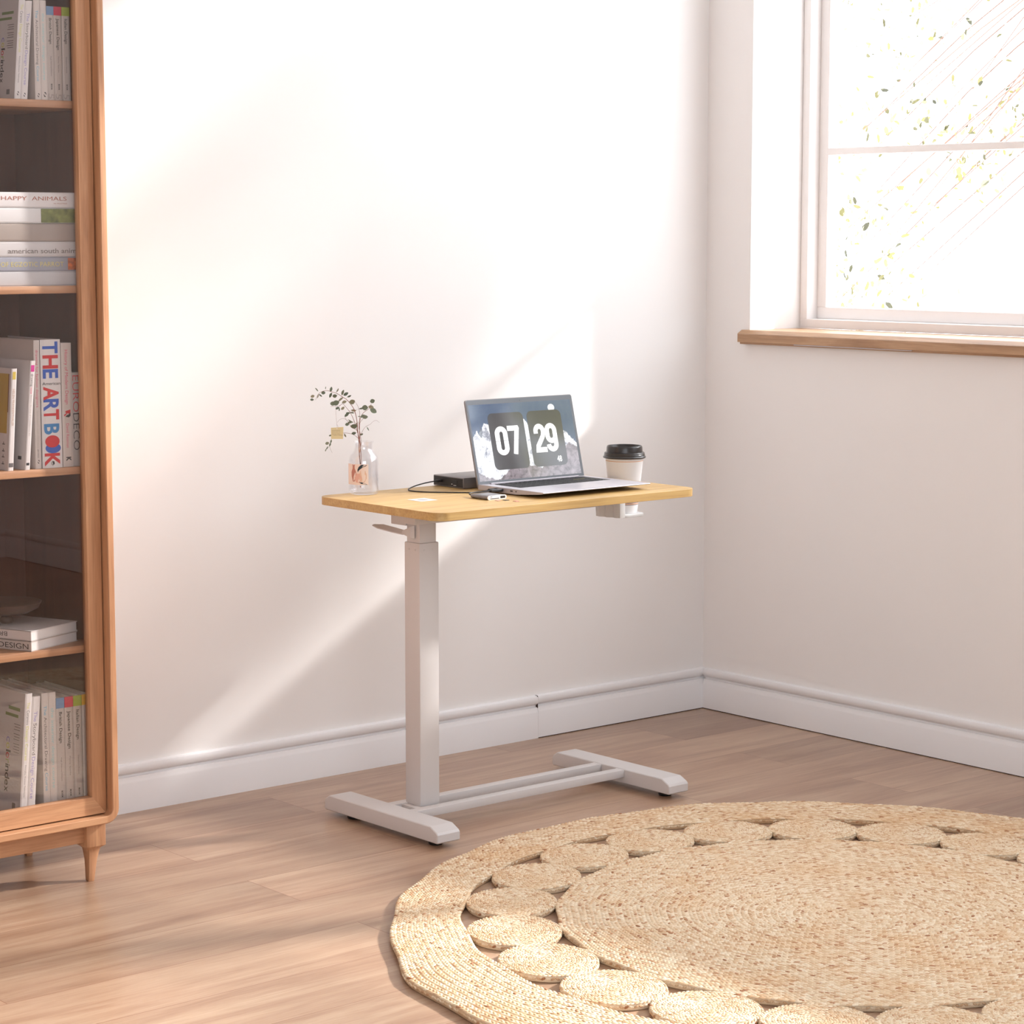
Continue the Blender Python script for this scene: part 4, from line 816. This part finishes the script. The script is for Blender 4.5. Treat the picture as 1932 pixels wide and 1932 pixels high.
def sil(c, prof, z0_): return [(c + w_, z0_ + z) for w_, z in prof] + [(c - w_, z0_ + z) for w_, z in prof[::-1]]
shape(sil(-.0250, [(.0025, 0), (.0065, .012), (.0070, .022), (.0030, .031), (.0030, .037), (.0042, .0395)], .032), 'vase_print', pinkm, .0356)
shape(sil(-.0018, [(.004, 0), (.0082, .008), (.0085, .019), (.0062, .023), (.0062, .026)], .031), 'jug_print', tanm, .0357)
shape(sil(-.0135, [(.004, 0), (.0082, .006), (.0085, .012), (.0045, .0175), (.005, .021)], .030), 'pot_print', rosem, .0358)
shape([(-.014, .0535), (-.0145, .060), (-.0115, .0665), (-.006, .0712), (.000, .0718), (-.003, .068), (-.0085, .063), (-.0120, .057)], 'leaf_print', navym, .0359)
shape([(-.0115, .058), (-.007, .0655), (-.001, .0695), (.0085, .071), (.004, .0675), (-.002, .0655), (-.008, .061)], 'leaf_print', navym, .03592)
shape([(-.0115, .031), (-.004, .0305), (.003, .028), (.009, .0248), (.002, .0252), (-.006, .0275)], 'leaf_print', navym, .03592)
curved(-.0085, -.0065, .019, .0225, 'stalk_print', pinkm, .03592)

# branch: positions in a frame beside the jar, u to the right as seen from the room, w towards the room
UU = Vector((cos(R(-40.26)), sin(R(-40.26)), 0)); WW = Vector((-sin(R(40.26)), -cos(R(40.26)), 0)); JB = Vector((JC[0], JC[1], 0))
SCL = .001252
def BP(x, y, w_=0):   # x,y in steps of 1/8.4 of SCL around the jar's centre line
    return JB + UU * ((x - 727) / 8.4 * SCL) + Vector((0, 0, ZT_ + (1782 - y) / 8.4 * SCL)) + WW * w_
br_root = thing('leafy_branch', tuple(BP(680, 1700)), 'thin reddish eucalyptus branch with small green leaves standing in the glass vase', 'branch')
BR = tuple(br_root.location)
st1 = MB(); STEMS = []
def stem(pts_, r0, r1, w0=0, w1=0):
    n_ = len(pts_); P_ = [BP(x, y, w0 + (w1 - w0) * (i / (n_ - 1)) ** 2) for i, (x, y) in enumerate(pts_)]
    STEMS.extend(a_.lerp(b2, k_ / 6) for a_, b2 in zip(P_, P_[1:]) for k_ in range(6))
    st1.tube(P_, lambda t: ((r0 * (1 - t) + r1 * t) * .72), 6, 2)
stem([(690, 1500), (672, 1300), (662, 1150), (658, 950), (640, 800), (632, 640), (600, 480), (550, 390), (480, 305), (400, 255), (330, 205), (245, 180), (190, 160), (130, 162), (70, 185), (30, 230), (5, 300)], .0016, .0003, 0, .03)
stem([(660, 1480), (690, 1300), (685, 1100), (668, 930), (630, 800), (600, 690), (560, 590), (520, 510), (460, 440), (400, 370), (355, 415), (290, 428), (205, 430)], .0014, .0003, 0, -.03)
stem([(700, 1450), (665, 1250), (655, 1050), (672, 900), (668, 760), (678, 620), (690, 570), (730, 510), (770, 475), (820, 445), (850, 400), (870, 350)], .0014, .0004, 0, .04)
stem([(665, 1150), (690, 1000), (680, 860), (650, 720), (665, 620), (668, 520), (640, 430), (600, 370), (560, 345)], .001, .0003, 0, -.04)
stem([(640, 800), (600, 765), (540, 740), (510, 670), (470, 610), (430, 585), (380, 595), (345, 640)], .0007, .0002, 0, .05)
stem([(645, 910), (600, 870), (540, 840), (480, 830), (420, 828), (330, 840), (260, 870), (225, 930), (205, 1000), (190, 1050), (215, 1120), (230, 1150)], .0007, .0002, 0, -.02)
stem([(690, 850), (720, 780), (770, 720), (840, 690), (870, 650), (935, 612), (990, 650)], .0006, .0002, 0, .03)
stem([(660, 690), (700, 630), (740, 590), (770, 570)], .0006, .0002, 0, .02)
lv_ = MB(); rl = random.Random(21)
def leaf(x, y, s, ang, squash=.9, tiltx=0.0, w_=0.0):
    c = BP(x, y, w_); r_ = s * 1.22 / 8.4 * SCL; e1 = UU * cos(R(ang)) + Vector((0, 0, sin(R(ang)))); e2 = (UU * -sin(R(ang)) + Vector((0, 0, cos(R(ang)))))
    e2 = e2 * cos(R(tiltx)) + WW * sin(R(tiltx)); nn = e1.cross(e2)
    out_ = [(-1, 0), (-.75, .5), (-.3, .85), (.2, .9), (.65, .6), (.9, .25), (1, 0), (.9, -.25), (.65, -.6), (.2, -.9), (-.3, -.85), (-.75, -.5)]
    v = [c + e1 * (p * r_) + e2 * (q_ * r_ * squash) + nn * (abs(q_) * r_ * .25) for p, q_ in out_]; v += [c + e1 * (p * r_ * .9) for p in (-1, -.3, .3, 1)]
    q0 = min((v[0], v[6]), key=lambda p: min((p - t).length for t in STEMS)); t0 = min(STEMS, key=lambda t: (q0 - t).length)
    if (q0 - t0).length < .014: st1.tube([t0, t0.lerp(q0, .5) + Vector((0, 0, .0006)), q0], .00018, 4, 1)      # leaf stalk
    lv_.add(v, [(0, 1, 12), (1, 2, 13, 12), (2, 3, 13), (3, 4, 14, 13), (4, 5, 15, 14), (5, 6, 15), (6, 7, 15), (7, 8, 14, 15), (8, 9, 13, 14), (9, 10, 13), (10, 11, 12, 13), (11, 0, 12)])
for args in ((10, 150, 30, -50, .3), (-58, 255, 26, 20, .8), (-62, 305, 24, 0, .7), (25, 255, 28, 70, .3), (62, 245, 26, -40, .4), (108, 205, 27, 0, .95), (140, 130, 18, 80, .3), (225, 150, 34, 75, .55), (218, 245, 36, 65, .5), (290, 245, 30, 10, .95), (332, 160, 30, 60, .35),
             (412, 200, 38, 70, .5), (455, 225, 36, 30, .6), (510, 255, 28, 25, .5), (385, 300, 42, 40, .35), (440, 340, 32, 20, .7), (305, 358, 46, 20, .8), (255, 370, 34, 0, .9), (320, 448, 28, 30, .6), (350, 462, 24, 90, .4), (405, 445, 27, 40, .7), (560, 335, 40, 20, .95),
             (475, 535, 40, 45, .5), (495, 512, 28, 0, .5), (555, 512, 26, -10, .45), (575, 478, 34, -5, .5), (540, 635, 40, -30, .25), (520, 662, 30, 5, .5), (475, 693, 28, 20, .8), (580, 720, 46, 5, .8), (620, 690, 20, 60, .5), (585, 822, 30, 10, .7),
             (755, 432, 40, 0, .95), (705, 440, 34, 10, .35), (850, 422, 36, -10, .7), (873, 328, 32, 20, .95), (880, 485, 48, -30, .75), (722, 558, 32, 30, .6), (758, 577, 36, 5, .75), (660, 575, 18, 0, .4), (800, 758, 28, -60, .3), (695, 850, 24, 20, .6),
             (215, 862, 20, 20, .6), (228, 950, 24, 75, .5), (170, 980, 26, 20, .8), (207, 1005, 26, 70, .5), (160, 1060, 24, 60, .4), (135, 1100, 18, 70, .4), (440, 870, 26, -60, .5)):
    x, y, s, an, sq = args; leaf(x, y, s, an, sq, rl.uniform(-25, 25), rl.uniform(-.012, .016))
lv_.build('leaves', M['leaf'], br_root, BR, 80); st1.build('stems', M['stem'], br_root, BR, 60)
# hanging paper tag
TG = tuple(BP(325, 820, .012)); tg = thing('paper_tag', TG, 'small yellow handwritten paper tag hanging from the branch', 'tag')
q = MB(); cs = [BP(228, 740, .012), BP(426, 724, .018), BP(418, 912, .016), BP(230, 915, .012)]
q.add(cs + [c + WW * .0004 for c in cs], [(0, 1, 2, 3), (4, 5, 6, 7), (0, 1, 5, 4), (1, 2, 6, 5), (2, 3, 7, 6), (3, 0, 4, 7)]); q.build('paper', M['note'], tg, TG)
q = MB(); q.tube([BP(290, 430, -.02), BP(300, 560, -.004), BP(322, 690, .012), BP(326, 748, .0145)], .0002, 5, 1); q.tube([BP(322, 690, .012), BP(345, 725, .014), BP(326, 748, .0148)], .0002, 5, 1); q.build('string', M['stem'], tg, TG)
q = MB(); c = BP(324, 750, .0162); q.add([c + UU * (.0012 * cos(i * pi / 6)) + Vector((0, 0, .0012 * sin(i * pi / 6))) for i in range(12)], [tuple(range(12))]); q.build('hole_ring', M['white'], tg, TG)
q = MB()
for i, (s, x0_, x1_, y_) in enumerate((('Sophisticated', 245, 370, 785), ('business in', 245, 370, 808), ('Business when', 248, 372, 838), ('without anything', 268, 410, 858))):
    text_mb(q, s, BP(x0_, y_, .0172), UU + Vector((0, 0, .03)), (0, 0, 1), length=(x1_ - x0_) / 8.4 * SCL, height=.0014, depth=0)
q.build('handwriting', M['ink'], tg, TG)

# ---------------------------------------------------------------- braided jute rug
RC = (-1.279, -1.673); RO = (RC[0], RC[1], 0); TH = .0155
rug = thing('round_jute_rug', RO, 'large round braided jute rug with openwork circle of small medallions', 'rug')
def lerp_tab(tab, a):
    a %= 360
    for (a0, v0), (a1, v1) in zip(tab, tab[1:]):
        if a0 <= a <= a1: t = (a - a0) / (a1 - a0); t = t * t * (3 - 2 * t); return v0 + (v1 - v0) * t
    return tab[-1][1]
OUT = [(0, .905), (18, .915), (36, .913), (60, .915), (85, .888), (100, .885), (117, .876), (132, .882), (148, .893), (168, .935), (182, .952), (215, .955), (270, .93), (320, .91), (360, .905)]
MED = [133.3, 153.6 - 1.5, 170.9 - 1.2, 187.2, 202.8, 117.7, 101.0, 83.8, 65.8, 48.6, 30.8, 13.1]
MED = [13.1 + i * 17.1 for i in range(12)] + [13.1 - (i + 1) * (360 - 188.1) / 10 for i in range(9)]
def wob(a, amp, k=21, ph=0): return amp * cos(R((a - 13.1) * k) + ph)
PUFF_O = [(-1, 0), (-.45, .85), (.45, .85), (1, 0), (.45, -.85), (-.45, -.85)]
def puff(V, F, c, t, nrm, L_, W_, H_, z0_):
    o = len(V); tx_, ty_ = t; nx_, ny_ = nrm
    for s, z in ((1, z0_), (.72, z0_ + H_ * .75)):
        for p, q_ in PUFF_O:
            a_, b2 = p * L_ * s, q_ * W_ * s; V.append((c[0] + tx_ * a_ + nx_ * b2, c[1] + ty_ * a_ + ny_ * b2, z))
    V.append((c[0], c[1], z0_ + H_))
    for i in range(6): F.append((o + i, o + (i + 1) % 6, o + 6 + (i + 1) % 6, o + 6 + i)); F.append((o + 6 + i, o + 6 + (i + 1) % 6, o + 12))
def braid_ring(V, F, curve, length, w_, rng, pitch, z0_=TH - .0032, hh=.0029):
    """one plaited course: two columns of slanting puffs along a closed curve"""
    n_ = max(5, int(length / pitch)); 
    for i in range(n_):
        for side in (-1, 1):
            s = (i + (.25 if side > 0 else .75)) / n_ + rng.uniform(-.08, .08) / n_
            p, t = curve(s); nx_, ny_ = -t[1], t[0]
            c = (p[0] + nx_ * side * w_ * .24, p[1] + ny_ * side * w_ * .24)
            an = R(26) * side * -1; d = (t[0] * cos(an) - t[1] * sin(an), t[0] * sin(an) + t[1] * cos(an))
            puff(V, F, c, d, (-d[1], d[0]), pitch * .74, w_ * .29, hh * rng.uniform(.8, 1.15), z0_ + rng.uniform(-.0004, .0004))
def polar_curve(fr, c=(0, 0)):
    def cv(s):
        a_ = s * 360; r_ = fr(a_); r2 = fr(a_ + .5); p = (c[0] + r_ * cos(R(a_)), c[1] + r_ * sin(R(a_))); q_ = (c[0] + r2 * cos(R(a_ + .5)), c[1] + r2 * sin(R(a_ + .5)))
        l = sqrt((q_[0] - p[0]) ** 2 + (q_[1] - p[1]) ** 2); return p, ((q_[0] - p[0]) / l, (q_[1] - p[1]) / l)
    return cv
def base_ann(V, F, fin, fout, n_=240):
    o = len(V)
    for i in range(n_):
        a_ = 360 * i / n_; ro, ri = fout(a_), (fin(a_) if fin else 0)
        ca_, sa_ = cos(R(a_)), sin(R(a_))
        for r_, z in ((ri + .002, .0006), (ri, .004), (ri, TH - .005), (ri + .003, TH - .0018), (ro - .003, TH - .0018), (ro, TH - .005), (ro, .004), (ro - .002, .0006)): V.append((r_ * ca_, r_ * sa_, z))
    for i in range(n_):
        j = (i + 1) % n_
        for k in range(8): F.append((o + i * 8 + k, o + j * 8 + k, o + j * 8 + (k + 1) % 8, o + i * 8 + (k + 1) % 8))
def side_puffs(V, F, fr, rng, sgn, length, w_=.0085):
    """plait seen on the upright edge"""
    n_ = int(length / w_)
    for i in range(n_):
        a_ = 360 * i / n_; r_ = fr(a_); ca_, sa_ = cos(R(a_)), sin(R(a_)); o = len(V); k = 1 if i % 2 else -1
        for s, dp in ((1, 0.0), (.6, .0018)):
            for p, q_ in PUFF_O:
                al = p * w_ * .62 * s; z = TH * .5 + (q_ * .0030 + p * k * .0016) * s; rr_ = r_ + sgn * (dp - .0002); V.append((rr_ * ca_ - sa_ * al, rr_ * sa_ + ca_ * al, z))
        for i2 in range(6): F.append((o + i2, o + (i2 + 1) % 6, o + 6 + (i2 + 1) % 6, o + 6 + i2))
        F.append(tuple(range(o + 6, o + 12)))
def rug_part(name, V, F, loc=(0, 0, 0), rotz=0):
    me = bpy.data.meshes.new(name); me.from_pydata(V, [], F); me.update(); me.materials.append(M['jute']); me.shade_smooth(); me.set_sharp_from_angle(angle=R(50))
    o = bpy.data.objects.new(name, me); COL.objects.link(o); o.parent = rug; o.location = loc; o.rotation_euler = (0, 0, rotz); return o
rr = random.Random(4)
# centre: rings drift from the visual centre of the spiral out to the edge
V, F = [], []; RI = .5655; wv = .0137; base_ann(V, F, None, lambda a: RI + wob(a, .003) - .002)
cx, cy = .011, -.041; k = int(RI / wv)
for i in range(1, k + 1):
    r0 = (i - .5) * RI / k; t = r0 / RI; c = (cx * (1 - t) ** 1.0, cy * (1 - t)); w2_ = wob
    fr_ = (lambda r0, t: (lambda a: r0 * (1 + .010 * sin(R(a * 3 + 40)) * (1 - t)) + wob(a, .003 * t ** 3)))(r0, t)
    braid_ring(V, F, polar_curve(fr_, c), 2 * pi * r0, RI / k, rr, .0108)
side_puffs(V, F, lambda a: RI + wob(a, .003) - .002, rr, 1, 2 * pi * RI)
rug_part('centre_disc', V, F)
# outer ring
V, F = [], []
fin = lambda a: .7535 - wob(a, .0035); fout = lambda a: lerp_tab(OUT, a) + wob(a, .005)
base_ann(V, F, fin, fout, 360); k = 13
for i in range(k):
    t = (i + .5) / k; fr_ = (lambda t: (lambda a: fin(a) * (1 - t) + fout(a) * t))(t)
    braid_ring(V, F, polar_curve(fr_), 2 * pi * (.75 + .16 * t), .0132, rr, .0112)
side_puffs(V, F, fin, rr, -1, 2 * pi * .75); side_puffs(V, F, fout, rr, 1, 2 * pi * .91)
rug_part('outer_ring', V, F)
# medallions
V, F = [], []; RM = .0952
fm = lambda a: RM - .0045 * cos(R(2 * a)) ; base_ann(V, F, None, fm, 64); k = 10
for i in range(k):
    r0 = (i + .55) / k; fr_ = (lambda r0: (lambda a: fm(a) * r0))(r0); braid_ring(V, F, polar_curve(fr_), 2 * pi * RM * r0, RM / k, rr, .0078, TH - .0030, .0024)
side_puffs(V, F, fm, rr, 1, 2 * pi * RM)
first = None
for i, a_ in enumerate(MED):
    loc = (.6585 * cos(R(a_)), .6585 * sin(R(a_)), 0)
    if first is None: first = rug_part('medallion', V, F, loc, R(a_))
    else:
        c = first.copy(); COL.objects.link(c); c.location = loc; c.rotation_euler = (0, 0, R(a_ + 37 * 0))
